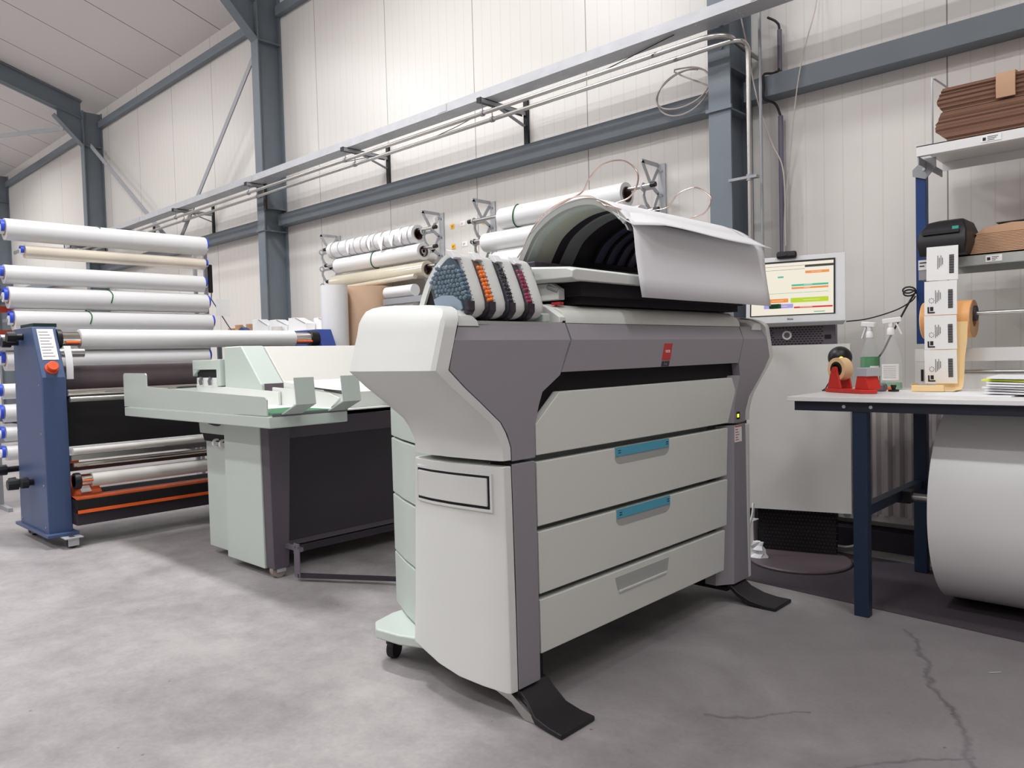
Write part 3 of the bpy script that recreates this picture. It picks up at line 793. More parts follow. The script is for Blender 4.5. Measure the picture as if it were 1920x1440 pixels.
# --- toner canisters
prof_f = [(-1.671, 1.408), (-1.655, 1.404), (-1.644, 1.392), (-1.62, 1.340), (-1.600, 1.290), (-1.590, 1.258), (-1.590, 1.238), (-1.604, 1.222), (-1.625, 1.213)]
prof_b = [(-1.70, 1.213), (-1.722, 1.235), (-1.745, 1.29), (-1.765, 1.335), (-1.76, 1.352), (-1.73, 1.378), (-1.70, 1.398), (-1.685, 1.406)]
tcol = [('toner_c', 'cyan'), ('toner_o', 'yellow'), ('toner_k', 'black'), ('toner_m', 'magenta')]
for n_, c_ in (('toner_c_d', (44, 62, 80)), ('toner_o_d', (104, 58, 34)), ('toner_k_d', (30, 24, 32)), ('toner_m_d', (66, 24, 44))):
    M[n_] = mat(n_ + 'ark', rgb(*c_), .4)
tlab = ['canister filled with grey-blue toner pearls, big side window showing', 'canister with orange-yellow toner pearls', 'canister with black toner pearls', 'canister with dark magenta toner pearls']
def sect(scale=1.0, dx=0, dzz=0):
    cx0, cz0 = -1.675, 1.31
    return [(cx0 + (x - cx0) * scale + dx, cz0 + (z - cz0) * scale + dzz) for x, z in prof_f + prof_b]
for k in range(4):
    y0 = 1.502 + .0865 * k
    c = MB(); 
    c.loft([[(x, y, z) for x, z in sect(s)] for y, s in ((y0 + .026, .99), (y0 + .030, 1.0), (y0 + .062, .99), (y0 + .074, .96), (y0 + .080, .90))])
    can = c.build('toner_canister', M['cream'], P, smooth=50, label=tlab[k])
    # pearl chamber
    w = MB(); w.loft([[(x, y, z) for x, z in sect(s)] for y, s in ((y0, .93), (y0 + .003, .97), (y0 + .0255, .98))])
    rng = random.Random(k)
    pm = MB()
    S = sect(.88)
    def inside(x, z):
        ins = False; n_ = len(S)
        for i in range(n_):
            x1_, z1_ = S[i]; x2_, z2_ = S[(i + 1) % n_]
            if (z1_ > z) != (z2_ > z) and x < (x2_ - x1_) * (z - z1_) / (z2_ - z1_) + x1_: ins = not ins
        return ins
    r_ = .0066
    MB().loft([[(x, y, z) for x, z in sect(.86)] for y in (y0 + (.016 if k == 0 else .004), y0 + .0255)]).build('chamber_core', M[tcol[k][0] + '_d'], can, smooth=50)
    # pearls seen through the narrow front strip
    edge = spline([(x, 0, z) for x, z in sect(.925)[2:7]], 12)
    last = None
    for p in edge:
        if p.z > (1.368 if k else 1.352) or p.z < 1.262: continue
        if last is not None and (p - last).length < r_ * 1.85: continue
        last = p
        for yy in (y0 + .0085, y0 + .0195):
            pm.sphere((p.x + rng.uniform(-.0015, .001), yy + rng.uniform(-.0012, .0012), p.z + rng.uniform(-.002, .002)), r_, 10, 6)
    if k == 0:   # pearls behind the large side window
        z = 1.272; row = 0
        while z < 1.372:
            x = -1.78 + (row % 2) * r_ * 1.1
            while x < -1.57:
                if inside(x, z): pm.sphere((x + rng.uniform(-.002, .002), y0 + .0095 + rng.uniform(-.001, .001), z + rng.uniform(-.002, .002)), r_, 10, 6)
                x += r_ * 2.35
            z += r_ * 2.0; row += 1
    pm.build('toner_pearls', M[tcol[k][0]], can, smooth=80, kind='stuff')
    w.build('window', M['smoke'], can, smooth=50)
    if k == 0:
        # pale lower compartment and clear divider
        low = [(-1.722, 1.235), (-1.736, 1.275), (-1.70, 1.285), (-1.65, 1.281), (-1.618, 1.262), (-1.612, 1.242), (-1.635, 1.222), (-1.70, 1.218)]
        MB().prism(low, 'y', y0 + .002, y0 + .006).build('lower_compartment', mat('pale_blue_plastic', rgb(150, 164, 182), .15, coat=.5), can)
    else:
        MB().box(-1.72, -1.612, y0 + .012, y0 + .022, 1.235, 1.262).build('toner_base', M[tcol[k][0]], can)
    # white cap at the top of the strip and dark foot
    MB().prism([(-1.672, 1.416), (-1.652, 1.412), (-1.634, 1.390), (-1.646, 1.386), (-1.66, 1.398)], 'y', y0 - .001, y0 + .027).build('cap', M['whitep'], can, bevel=.002)
    MB().prism([(x, z) for x, z in [(-1.586, 1.262), (-1.586, 1.236), (-1.602, 1.218), (-1.625, 1.209), (-1.70, 1.209), (-1.70, 1.216), (-1.628, 1.219), (-1.607, 1.228), (-1.597, 1.242), (-1.597, 1.262)]], 'y', y0 + .003, y0 + .0275).build('lower_guard', M['toner_k'], can)
    mb = MB()
    for i in range(11):
        t_ = i / 10; x_ = -1.638 + .048 * t_; z_ = 1.386 - .118 * t_
        mb.box(x_ - .001, x_ + .0009, y0 + .0250, y0 + .0275, z_ - .0010, z_ + .0010)
    mb.build('level_marks', M['ink'], can)
MB().box(-1.70, -1.605, 1.85, 1.885, 1.205, 1.235).build('bay_bracket', M['greygreen'], P, bevel=.006)

# ================================================================= printed sheets over the arch
def sheet(name, y0, y1, prof, m, label, thick=.0009, nx=24, wav=.0, endf=None):
    rings = []
    for j in range(nx + 1):
        y = y0 + (y1 - y0) * j / nx
        pts = [endf(x, y, z, i / (len(prof) - 1)) if endf else (x, y, z) for i, (x, z) in enumerate(prof)]
        rings.append(pts)
    mb = MB(); n_ = len(prof)
    v = [p for r in rings for p in r]; fcs = []
    for j in range(nx):
        for i in range(n_ - 1):
            fcs.append((j * n_ + i, j * n_ + i + 1, (j + 1) * n_ + i + 1, (j + 1) * n_ + i))
    mb.add(v, fcs)
    o = mb.build(name, m, None, smooth=80)
    s = o.modifiers.new('thickness', 'SOLIDIFY'); s.thickness = thick; s.offset = 0
    return tag(o, label, 'paper', 'printed sheets on the arch')
top = [(x, z + .006) for x, _, z in [tuple(p) for p in spline([(x, 0, z) for x, z in arch[2:]], 4)]]
hang = top[:-4] + [(-1.572, 1.578), (-1.554, 1.545), (-1.550, 1.505), (-1.546, 1.45), (-1.535, 1.37), (-1.523, 1.296)]
sheet('paper_sheet', A0 - .014, 3.32, hang, M['white'], 'white sheet draped over the printer arch, hanging straight down in front',
      endf=lambda x, y, z, t: (x + .004 * math.sin(y * 9) * t, y + .02 * t * (y > 3.2), z - .0))
fl = top[:-3] + [(-1.600, 1.604), (-1.565, 1.582), (-1.53, 1.560), (-1.495, 1.541)]
def fl_end(x, y, z, t):
    k = max(0, (t - .75) / .25); s = (y - A0) / (A1 - A0)
    lift = k * (.011 + .006 * math.sin(s * 7) * (1 - s) )
    return (x + k * (.016 * s - .045 * max(0, .10 - s) / .10), y + k * .06 * max(0, s - .6), z + .0025 + lift - k * .012 * s)
sheet('paper_sheet', A0 - .016, 3.24, fl, M['white'], 'white sheet on top of the printer arch, its front edge sticking out', endf=fl_end)
g = MB().box(-1.545, -1.50, 3.36, 3.385, 1.285, 1.305).build('green_clip', M['green'], P, label='dark green tip behind the paper')
# ================================================================= folding machine
F = thing('folding_machine', (-3.8, 2.6, 0), 'grey-green folding machine with an open receiving tray on a wheeled column', 'folding machine')
MB().prism([(-4.00, .045), (-3.60, .045), (-3.60, .79), (-3.99, .79)], 'y', 1.925, 2.0).build('front_column', M['greygreen'], F, bevel=.004)
MB().box(-4.34, -4.01, 1.985, 2.3, .045, .70).build('side_column', M['greygreen'], F, bevel=.004)
MB().prism([(1.935, .05), (2.02, .05), (2.05, .70), (2.05, .79), (1.93, .79)], 'x', -3.60, -3.52).build('dark_corner', M['darkpanel'], F, bevel=.004)
MB().box(-4.0, -3.62, 2.0, 3.55, .12, .80).build('body_side', M['darkpanel'], F, bevel=.004)
MB().box(-3.622, -3.615, 2.08, 3.5, .16, .70).build('side_panel', M['dark'], F, bevel=.002)
MB().box(-3.9, -3.60, 2.02, 3.5, .70, .80).build('upper_side_panel', M['darkpanel'], F, bevel=.002)
MB().box(-4.2, -3.62, 2.1, 3.5, .085, .13).build('base_frame', M['dark'], F)
for x, y in ((-3.555, 1.975), (-4.07, 2.03), (-3.60, 3.4), (-4.07, 3.4)):
    c = MB(); c.cyl((x - .018, y, .04), (x + .018, y, .04), .04, seg=22)
    w_ = c.build('caster_wheel', mat('caster_grey', rgb(150, 138, 132), .45), F, bevel=.004)
    m2 = MB(); m2.box(x - .026, x - .020, y - .02, y + .03, .03, .10); m2.box(x + .020, x + .026, y - .02, y + .03, .03, .10); m2.box(x - .03, x + .03, y - .02, y + .04, .085, .10)
    m2.build('caster_fork', M['galv'], F)
mb = MB(); mb.box(-3.43, -3.38, 1.995, 2.0, .02, .19); mb.box(-3.62, -3.38, 2.0, 2.02, .15, .17)
mb.cyl((-3.42, 1.99, .175), (-3.42, 1.997, .175), .008, seg=8); mb.cyl((-3.392, 1.99, .175), (-3.392, 1.997, .175), .008, seg=8)
mb.build('coupling_bracket', M['mesh'], F)
MB().bar((-3.40, 2.0, .03), (-2.5, 2.55, .03), .02, .02).build('coupling_bar', M['dark'], F)
# tray
tx0, tx1, ty0, ty1 = -5.06, -3.27, 1.80, 2.235
MB().box(tx0, tx1, ty0, ty1, .79, .846).build('tray_base', M['greygreen'], F, bevel=.006)
MB().prism([(tx0 + .002, .850), (tx1 - .02, .850), (tx1 - .02, .925), (tx1 - .035, .938), (-4.70, .975), (-4.70, 1.045), (-4.715, 1.056), (tx0 + .017, 1.058), (tx0 + .002, 1.045)], 'y', ty0 + .001, ty0 + .008).build('tray_front_wall', M['greygreen'], F)
MB().prism([(tx0 + .002, .850), (-4.00, .850), (-4.00, .93), (tx0 + .002, .965)], 'y', ty1 + .03, ty1 + .045).build('tray_back_wall', M['cream'], F)
MB().box(tx0, tx0 + .008, ty0 + .008, ty1 + .03, .85, .945).build('tray_end_wall', M['greygreen'], F)
MB().box(-5.0, tx1 - .01, ty0 + .02, ty1 + .28, .846, .852).build('tray_floor', M['cream'], F)
mb = MB()
for k in range(34): mb.box(-3.62 + .0105 * k, -3.616 + .0105 * k, ty0 + .012, ty1 - .1, .853, .862)
mb.build('green_ribs', M['greenrib'], F, label='ribbed green tray mat')
MB().prism([(-4.1, .852), (-3.5, .852), (-3.42, .90), (-3.42, .905), (-3.52, .93), (-4.1, .955)], 'y', ty1 + .05, ty1 + .06).build('tray_inner_guide', M['cream'], F)
# hooked stops
for k, ya in enumerate((1.865, 2.12)):
    pr = [(-3.30, .852), (-3.262, .852), (-3.135, .902), (-3.150, 1.028), (-3.156, 1.028), (-3.142, .907), (-3.265, .858), (-3.30, .858)]
    MB().prism(pr, 'y', ya, ya + .105).build('paper_stop', M['greygreen'], F, bevel=.001)
MB().box(tx1 - .008, tx1 + .001, ty0 + .02, ty1, .847, .857).build('stop_rail', M['mesh'], F)
# tower with slanted front, hood and side unit
tw = [(-4.66, .86), (-4.20, .86), (-4.20, .97), (-4.435, 1.207), (-4.66, 1.207)]
MB().prism(tw, 'y', 2.27, 2.42).build('tower', M['greygreen'], F, bevel=.008, bseg=3)
MB().box(-4.25, -4.195, 2.29, 2.43, .90, .975).build('tower_foot', M['mesh'], F)
MB().prism([(-4.66, .86), (-4.15, .86), (-4.15, .93), (-4.42, 1.203), (-4.66, 1.203)], 'y', 2.42, 3.9).build('hood', mat('warm_white_cover', rgb(212, 210, 204), .4), F, bevel=.006)
MB().prism([(-4.0, .85), (-3.35, .85), (-3.35, .935), (-4.0, .99)], 'y', 2.30, 2.80).build('guide_table', M['cream'], F, bevel=.003)
mb = MB()
for k in range(2): mb.bar((-3.72 + .15 * k, 2.295, .955 - .012 * k), (-3.40 + .05 * k, 2.295, .94 - .016 * k), .004, .006)
mb.build('guide_slots', M['black'], F)
s = MB(); s.box(-5.10, -4.74, 2.26, 2.45, 1.065, 1.128); s.prism([(-5.10, 1.02), (-5.02, 1.065), (-5.10, 1.065)], 'y', 2.26, 2.45)
s.box(-4.745, -4.69, 2.255, 2.46, .96, 1.13); s.build('side_unit', M['greygreen'], F, bevel=.003)
MB().box(-5.06, -4.75, 2.275, 2.45, .96, 1.064).build('side_unit_slot', M['blackm'], F)
mb = MB(); mb.box(-5.05, -4.75, 2.262, 2.285, .952, 1.012); mb.build('side_unit_shelf', M['cream'], F, bevel=.006)
for x in (-4.96, -4.83):
    MB().tube([(x, 2.25, .965), (x, 2.245, .99), (x, 2.255, 1.015)], .010, 8).build('guide_wheel', M['mesh'], F)
# lower feed unit with two white rollers
MB().prism([(1.96, .705), (2.1, .70), (2.1, .79), (1.955, .77)], 'x', -4.36, -4.03).build('feed_unit', M['greygreen'], F, bevel=.003)
MB().prism([(1.975, .66), (2.1, .62), (2.1, .705), (1.965, .705)], 'x', -4.34, -4.03).build('feed_slot', M['blackm'], F)
for x in (-4.17, -4.09):
    MB().ring((x, 1.965, .655), (x + .02, 1.965, .655), .026, .016, 14).build('feed_roller', M['whitep'], F)
MB().tube(spline([(-4.22, 1.95, .80), (-4.20, 1.94, .775), (-4.15, 1.93, .768), (-4.05, 1.925, .765), (-4.0, 1.92, .785)]), .007, 6).build('hose', M['dark'], F)

# ================================================================= laminator
L = thing('roll_laminator', (-5.5, 2.45, 0), 'dark blue wheeled roll laminator with a white roll across its top', 'laminator')
def lpost(y0, y1, m, name):
    MB().loft([[(-5.85, y, .085), (-5.25, y, .085), (-5.25, y, 1.045), (-5.41, y, 1.362), (-5.82, y, 1.362)] for y in (y0, y1)]).build(name, m, L, bevel=.006, smooth=20)
lpost(1.40, 1.535, M['post'], 'left_side_housing'); lpost(3.43, 3.565, M['postb'], 'right_side_housing')
for y0, y1 in ((1.38, 1.555), (3.41, 3.585)):
    MB().box(-5.90, -5.20, y0, y1, .068, .088).build('base_plate', M['post'], L, bevel=.003)
for z in (.12, .38, .70, 1.0, 1.30):
    for x in (-5.80, -5.30):
        if not (z > 1.2 and x > -5.5): MB().cyl((x, 1.396, z), (x, 1.401, z), .006, seg=8).build('screw', M['galvd'], L)
for x, y in ((-5.165, 1.50), (-5.78, 1.46), (-5.165, 3.5), (-5.78, 3.5)):
    c = MB(); c.cyl((x - .02, y, .036), (x + .02, y, .036), .036, seg=20); c.build('caster_wheel', M['dark'], L, bevel=.004)
    m2 = MB(); m2.box(x - .032, x - .026, y - .03, y + .03, .015, .068); m2.box(x + .026, x + .032, y - .03, y + .03, .015, .068); m2.box(x - .05, x + .05, y - .05, y + .05, .062, .068); m2.cyl((x - .034, y, .036), (x + .034, y, .036), .012, seg=10)
    m2.build('caster_fork', M['galv'], L)
# slanted control face: label and stop button
def slant(u, y, off=.0):   # u: 0 bottom .. 1 top along slanted face
    x = -5.25 + (-.16) * u; z = 1.045 + .317 * u; n_ = Vector((.893, 0, .451))
    return (x + n_.x * off, y, z + n_.z * off)
MB().loft([[slant(.34, y, o) for y, o in ((1.425, .001), (1.515, .001), (1.515, .003), (1.425, .003))], [slant(.95, y, o) for y, o in ((1.425, .001), (1.515, .001), (1.515, .003), (1.425, .003))]]).build('instruction_label', M['label'], L)
mb = MB()
for k in range(9):
    u = .40 + .06 * k
    mb.loft([[slant(u, 1.432, .0032), slant(u, 1.50 - .008 * (k % 3), .0032), slant(u, 1.50 - .008 * (k % 3), .0038), slant(u, 1.432, .0038)], [slant(u + .018, 1.432, .0032), slant(u + .018, 1.50 - .008 * (k % 3), .0032), slant(u + .018, 1.50 - .008 * (k % 3), .0038), slant(u + .018, 1.432, .0038)]])
mb.build('label_print', M['inkg'], L)
c0 = Vector(slant(.17, 1.465, 0)); n_ = Vector((.893, 0, .451))
mb = MB(); mb.cyl(c0, c0 + n_ * .012, .040, .036, seg=24); mb.cyl(c0 + n_ * .012, c0 + n_ * .028, .022); mb.cyl(c0 + n_ * .028, c0 + n_ * .045, .032, .030, seg=24)
mb.build('stop_button', M['stop'], L, bevel=.003, label='round orange stop button')
MB().box(-5.72, -5.44, 1.42, 1.55, 1.362, 1.385).build('green_pad', mat('dark_green', rgb(22, 52, 42), .6), L)
# knobs on the outer left face
for x, z in ((-5.72, 1.275), (-5.60, 1.305)):
    mb = MB(); mb.cyl((x, 1.40, z), (x, 1.33, z), .022, seg=14); mb.cyl((x, 1.36, z), (x, 1.31, z), .036, .034, seg=10)
    mb.build('knob', M['black'], L, bevel=.003)
for x, z, l in ((-5.88, .44, .10), (-5.80, .36, .05), (-5.62, .37, .10), (-5.52, .385, .05)):
    mb = MB(); mb.cyl((x, 1.41, z), (x, 1.40 - l, z), .02, seg=14); mb.cyl((x, 1.40 - l * .6, z), (x, 1.38 - l, z), .037, .035, seg=10)
    mb.build('knob', M['black'], L, bevel=.003)
# rollers between the housings
def shaft(name, x, z, r, m, y0=1.535, y1=3.43, **k):
    return MB().cyl((x, y0, z), (x, y1, z), r, seg=24).build(name, m, L, smooth=60, **k)
shaft('top_shaft', -5.42, 1.286, .048, M['chrome'])
mb = MB(); mb.cyl((-5.372, 1.58, 1.262), (-5.372, 1.66, 1.262), .008, seg=8); mb.cyl((-5.372, 3.22, 1.262), (-5.372, 3.36, 1.262), .008, seg=8); mb.build('orange_inlay', M['orange'], L)
for y in (1.535, 3.36):
    MB().cyl((-5.42, y, 1.286), (-5.42, y + (.028 if y < 2 else .07), 1.286), .062, seg=20).build('shaft_hub', M['black'], L, bevel=.004)
shaft('upper_idle_shaft', -5.60, 1.20, .03, M['steel'], y1=1.75)
shaft('heat_roller', -5.50, 1.02, .095, mat('dark_silicone', rgb(88, 76, 80), .35, var=.1, vscale=8), label='dark silicone pressure roller')
shaft('heat_roller', -5.52, .84, .075, M['blackm'])
shaft('guide_bar', -5.24, .945, .022, M['chrome']); shaft('guide_bar', -5.20, .905, .017, M['steel'])
MB().box(-5.62, -5.58, 1.535, 3.43, .60, .93).build('black_web', M['blackm'], L)
MB().box(-5.40, -5.38, 1.535, 3.43, .60, .90).build('black_web', M['blackm'], L)
shaft('lower_guide_bar', -5.19, .585, .020, M['rollg'])
MB().box(-5.26, -5.22, 1.535, 3.43, .525, .556).build('slotted_rail', M['steel'], L)
shaft('lower_guide_bar', -5.19, .500, .014, M['chrome'])
MB().box(-5.34, -5.30, 1.535, 3.43, .45, .50).build('brown_bar', M['coredk'], L)  # plain brown bar between the housings
shaft('takeup_shaft', -5.20, .398, .034, M['chrome'])
mb = MB(); mb.cyl((-5.166, 1.56, .400), (-5.166, 1.635, .400), .006, seg=8); mb.build('orange_inlay', M['orange'], L)
MB().cyl((-5.20, 1.535, .398), (-5.20, 1.57, .398), .052, seg=20).build('shaft_hub', M['black'], L, bevel=.004)
shaft('takeup_roll', -5.20, .398, .044, M['rollg'], y0=1.635, y1=3.3)
MB().box(-5.36, -5.16, 1.535, 3.43, .285, .30).build('orange_edge', M['orange'], L)
MB().prism([(-5.40, .232), (-5.15, .20), (-5.145, .285), (-5.38, .315)], 'y', 1.535, 3.43).build('lower_beam', M['blackm'], L)
MB().box(-5.165, -5.14, 1.535, 3.43, .203, .222).build('orange_edge', M['orange'], L)
MB().box(-5.50, -5.17, 1.535, 3.43, .125, .20).build('lower_crossmember', M['dark'], L, bevel=.004)
MB().prism([(-5.46, .405), (-5.43, .405), (-5.27, .30), (-5.30, .30)], 'y', 1.54, 1.72).build('orange_plate', M['orange'], L)
# plate lettering lies on the slanted orange plate
MB().prism([(-5.345, .352), (-5.335, .355), (-5.275, .312), (-5.285, .308)], 'y', 1.60, 1.66).build('warning_label', M['label'], L)
MB().box(-5.30, -5.27, 1.54, 1.59, .505, .53).build('orange_plate', M['orange'], L)
text('plate_text', 'AL', .05, (-5.375, 1.625, .373), (0, .58, PI / 2), M['label'], L)
roll = thing('laminating_roll', (-5.42, 2.44, 1.22), 'white roll of film on the top shaft of the blue laminator', 'roll')
MB().ring((-5.42, 1.67, 1.286), (-5.42, 3.215, 1.286), .0625, .049, 40).build('film', M['rollw'], roll, smooth=50)
o = MB().loft([[(x, y, z) for y in (1.56, 1.60)] + [(x - .004, y, z) for y in (1.60, 1.56)] for x, z in ((-5.36, 1.24), (-5.33, 1.17), (-5.32, 1.10), (-5.325, 1.03))]).build('loose_strap', M['whitep'], L)

# ================================================================= roll rack behind the laminator
RK = thing('roll_rack', (-7.05, 2.45, 0), 'grey metal rack with blue clips holding long paper rolls behind the laminator', 'rack')
for y in (1.56, 3.30):
    mb = MB(); mb.box(-7.13, -7.10, y, y + .03, .02, 2.25); mb.box(-7.35, -7.32, y, y + .03, .02, 2.25); mb.box(-7.45, -6.85, y, y + .03, .0, .03)
    for z in (.4, .9, 1.4, 1.9): mb.box(-7.35, -7.10, y + .004, y + .02, z, z + .02)
    mb.build('upright', M['galvd'], RK)
MB().box(-7.34, -7.32, 1.56, 3.32, 1.9, 1.94).build('cross_rail', M['galvd'], RK)
MB().box(-7.34, -7.32, 1.56, 3.32, .5, .54).build('cross_rail', M['galvd'], RK)
rows = [(2.20, .085, 1.66, 3.255, 'rollw', 'topmost white roll on the rack'),
        (2.035, .052, 1.79, 3.25, 'filmb', 'shiny brown-tinted film roll, second from the top of the rack'),
        (1.848, .074, 1.64, 3.23, 'rollw', 'white roll below the brown-tinted film roll on the rack'),
        (1.667, .088, 1.66, 3.25, 'rollw', 'thick white roll with a green strap across its middle, fourth down the rack'),
        (1.487, .086, 1.69, 3.285, 'rollw', 'white rack roll with a green strap left of centre, above the laminator roll'),
        (1.172, .082, 1.62, 3.24, 'rollw', 'glossy pinkish-white roll seen below the laminator roll')]
left_more = [(.93, .06), (.76, .07), (.60, .06), (.45, .06)]
for k, (z, r, y0, y1, m, lb) in enumerate(rows):
    t = thing('paper_roll' if m == 'rollw' else 'film_roll', (-7.0, (y0 + y1) / 2, z - r), lb, 'roll', 'rolls on the left rack')
    MB().ring((-7.0, y0, z), (-7.0, y1, z), r, r * .55, 40).build('paper' if m == 'rollw' else 'film', M[m], t, smooth=50)
    MB().ring((-7.0, y0 - .004, z), (-7.0, y1 + .004, z), r * .56, r * .46, 30).build('core', M['core'], t, smooth=50)
    ys = {0: 2.34, 3: 2.40, 4: 2.23}.get(k)
    if ys:
        mb = MB(); pts = []
        a0, a1 = ((-.3, 1.75) if k else (.9, 1.75))
        for i in range(12):
            a = a0 + (a1 - a0) * i / 11; pts.append((-7.0 + (r + .002) * math.cos(a), ys + .01 * math.sin(a * 3), z + (r + .002) * math.sin(a)))
        mb.tube(pts, .005, 6); mb.build('strap', M['green'], t)
    # clips and pegs that belong to the rack
    for y, s in ((y0, -1), (y1, 1)):
        MB().cyl((-7.0, y + s * .002, z), (-7.0, y + s * .035, z), r * .44, seg=18).build('peg', M['whitep'], RK)
        MB().ring((-7.0, y + s * .006, z + r * .25), (-7.0, y + s * .03, z + r * .25), r * .62, r * .42, 22).build('blue_clip', M['clip'], RK, label='bright blue end clip')
        MB().box(-7.12, -7.0, y + s * .035, y + s * .045, z - .012, z + .012).build('peg_arm', M['galvd'], RK)
for k, (z, r) in enumerate(((1.31, .062),) + tuple(left_more)):
    y = 1.585
    lb = ['just left of the blue housing top', 'second end below the housing top', 'level with the middle of the blue housing', 'below the middle of the blue housing', 'lowest, near the floor'][k]
    t = thing('paper_roll', (-6.95, y + .9, z - r), 'white roll end left of the laminator, ' + lb, 'roll', 'rolls on the left rack')
    MB().ring((-6.95, y, z), (-6.95, y + 1.66, z), r, r * .6, 28).build('paper', M['rollw'], t, smooth=50)
    MB().cyl((-6.95, y - .04, z), (-6.95, y + .005, z), r * .55, seg=18).build('peg', M['whitep'], RK)
    MB().ring((-6.95, y - .03, z + .012), (-6.95, y - .008, z + .012), r * .8, r * .55, 22).build('blue_clip', M['clip'], RK, label='bright blue end clip')
MB().box(-7.12, -7.09, 3.335, 3.375, 1.78, 2.05).build('black_box', M['black'], RK, bevel=.01)
MB().tube([(-7.10, 3.36, 1.79), (-7.10, 3.355, 1.72), (-7.05, 3.50, 1.45), (-7.0, 3.60, 1.30)], .006, 6).build('lever_rod', M['mesh'], RK)
for k, (z, y) in enumerate(((1.575, 1.60), (1.385, 1.60))):
    MB().box(-7.16, -7.12, y - .12, y + .12, z - .02, z + .03).build('red_bracket', mat('rack_red', rgb(178, 62, 40), .5), RK)
o = MB().box(-7.06, -7.058, 3.38, 3.52, 1.56, 1.72).build('notice', M['label'], RK, label='white notice sheet')
# silver stand with rolls further left of the laminator
t = thing('roll_stand', (-7.9, 1.45, 0), 'silver stand with stacked pale roll ends at the left edge behind the laminator', 'stand')
for y in (1.05, 1.50):
    mb = MB(); mb.box(-7.92, -7.88, y, y + .03, 0.02, 1.2); mb.box(-8.1, -7.7, y, y + .03, 0, .03); mb.build('upright', M['galvd'], t)
for z in (.25, .5, .75, 1.0):
    mb = MB(); mb.cyl((-7.9, .95, z), (-7.9, 1.6, z), .018); mb.build('roller_bar', M['steel'], t)
for k, (z, r) in enumerate(((1.06, .05), (.81, .055), (.56, .05))):
    o = MB().cyl((-7.82, .98, z + .04), (-7.82, 1.45, z + .04), r).build('paper_roll', M['rollw'], None, smooth=60)
    tag(o, 'short pale roll on the silver stand, ' + ['upper', 'middle', 'lower'][k] + ' one', 'roll', 'rolls on the silver stand')

# ================================================================= table with boxes behind the laminator
t = thing('side_table', (-6.9, 3.95, 0), 'long table against the wall behind the laminator, mostly hidden', 'table')
MB().box(-8.6, -6.0, 3.72, 4.13, 1.335, 1.36).build('table_top', M['laminate'], t, bevel=.003)
for x in (-8.5, -7.2, -6.06):
    for y in (3.76, 4.06): MB().box(x, x + .04, y, y + .04, 0, 1.335).build('leg', M['beam'], t)
def mag(x, y, w_, d, h, lab, rz_=0):
    # white magazine box with a sloping top
    o = thing('magazine_box', (x, y, 1.36), lab, 'box', 'white magazine boxes')
    b_ = MB().prism([(x - w_ / 2, 1.361), (x + w_ / 2, 1.361), (x + w_ / 2, 1.361 + h * .62), (x - w_ * .1, 1.361 + h), (x - w_ / 2, 1.361 + h)], 'y', y - d / 2, y + d / 2)
    b_.build('case', M['whitep'], o, bevel=.002)
    MB().bar((x + w_ * .48, y - d / 2 - .001, 1.361 + h * .60), (x - w_ * .08, y - d / 2 - .001, 1.361 + h * .97), .004, .006).build('edge', M['inkg'], o)
mag(-7.05, 3.87, .30, .10, .175, 'white magazine box with a round thumb hole, leftmost of the row')
mag(-6.70, 3.87, .32, .10, .155, 'white magazine box, second from the left of the row')
mag(-6.36, 3.87, .30, .10, .155, 'white magazine box, third of the row')
mag(-6.14, 3.98, .22, .10, .145, 'white magazine box at the right end of the row, beside the white upright roll')
for k, (x, h, y) in enumerate(((-8.02, .10, 3.86), (-7.80, .115, 3.9), (-7.68, .13, 3.94), (-7.56, .14, 3.86), (-7.44, .145, 3.92))):
    o = MB().ring((x, y, 1.361), (x, y, 1.361 + h), .04, .03, 20).build('cardboard_core', M['core'], None, smooth=50)
    tag(o, ['leftmost short cardboard core on the table', 'second cardboard core from the left', 'middle cardboard core, slightly taller', 'fourth cardboard core, in front of the others', 'tallest cardboard core, next to the blue tape box'][k], 'tube', 'cardboard cores on the table')
o = MB().cyl((-7.92, 3.9, 1.361), (-7.92, 3.9, 1.455), .05).build('paper_cup', M['whitep'], None); tag(o, 'white cup-like tub between cardboard cores', 'tub')
o = MB().cyl((-6.62, 3.76, 1.361), (-6.62, 3.76, 1.44), .05).build('cream_tub', M['rollg'], None); tag(o, 'small cream tub in front of the white magazine boxes', 'tub')
o = MB().prism([(-7.42, 1.361), (-7.20, 1.361), (-7.22, 1.42), (-7.36, 1.47), (-7.42, 1.45)], 'y', 3.78, 3.84).build('tape_box', M['tblue'], None, bevel=.005); tag(o, 'dark blue tape box beside the cardboard cores', 'box')

# ================================================================= standing rolls
o = MB().ring((-5.575, 3.715, .0), (-5.575, 3.715, 1.74), .114, .045, 48).build('upright_roll', M['rollw'], None, smooth=50)
tag(o, 'tall white roll standing upright left of the kraft paper roll', 'roll')
o = MB().ring((-5.65, 4.123, .0), (-5.65, 4.123, 1.742), .288, .05, 64).build('kraft_roll', M['kraft'], None, smooth=50)
tag(o, 'large brown kraft paper roll standing upright against the wall', 'roll')

M['bracket'] = mat('bracket_grey', rgb(182, 184, 188), .45)
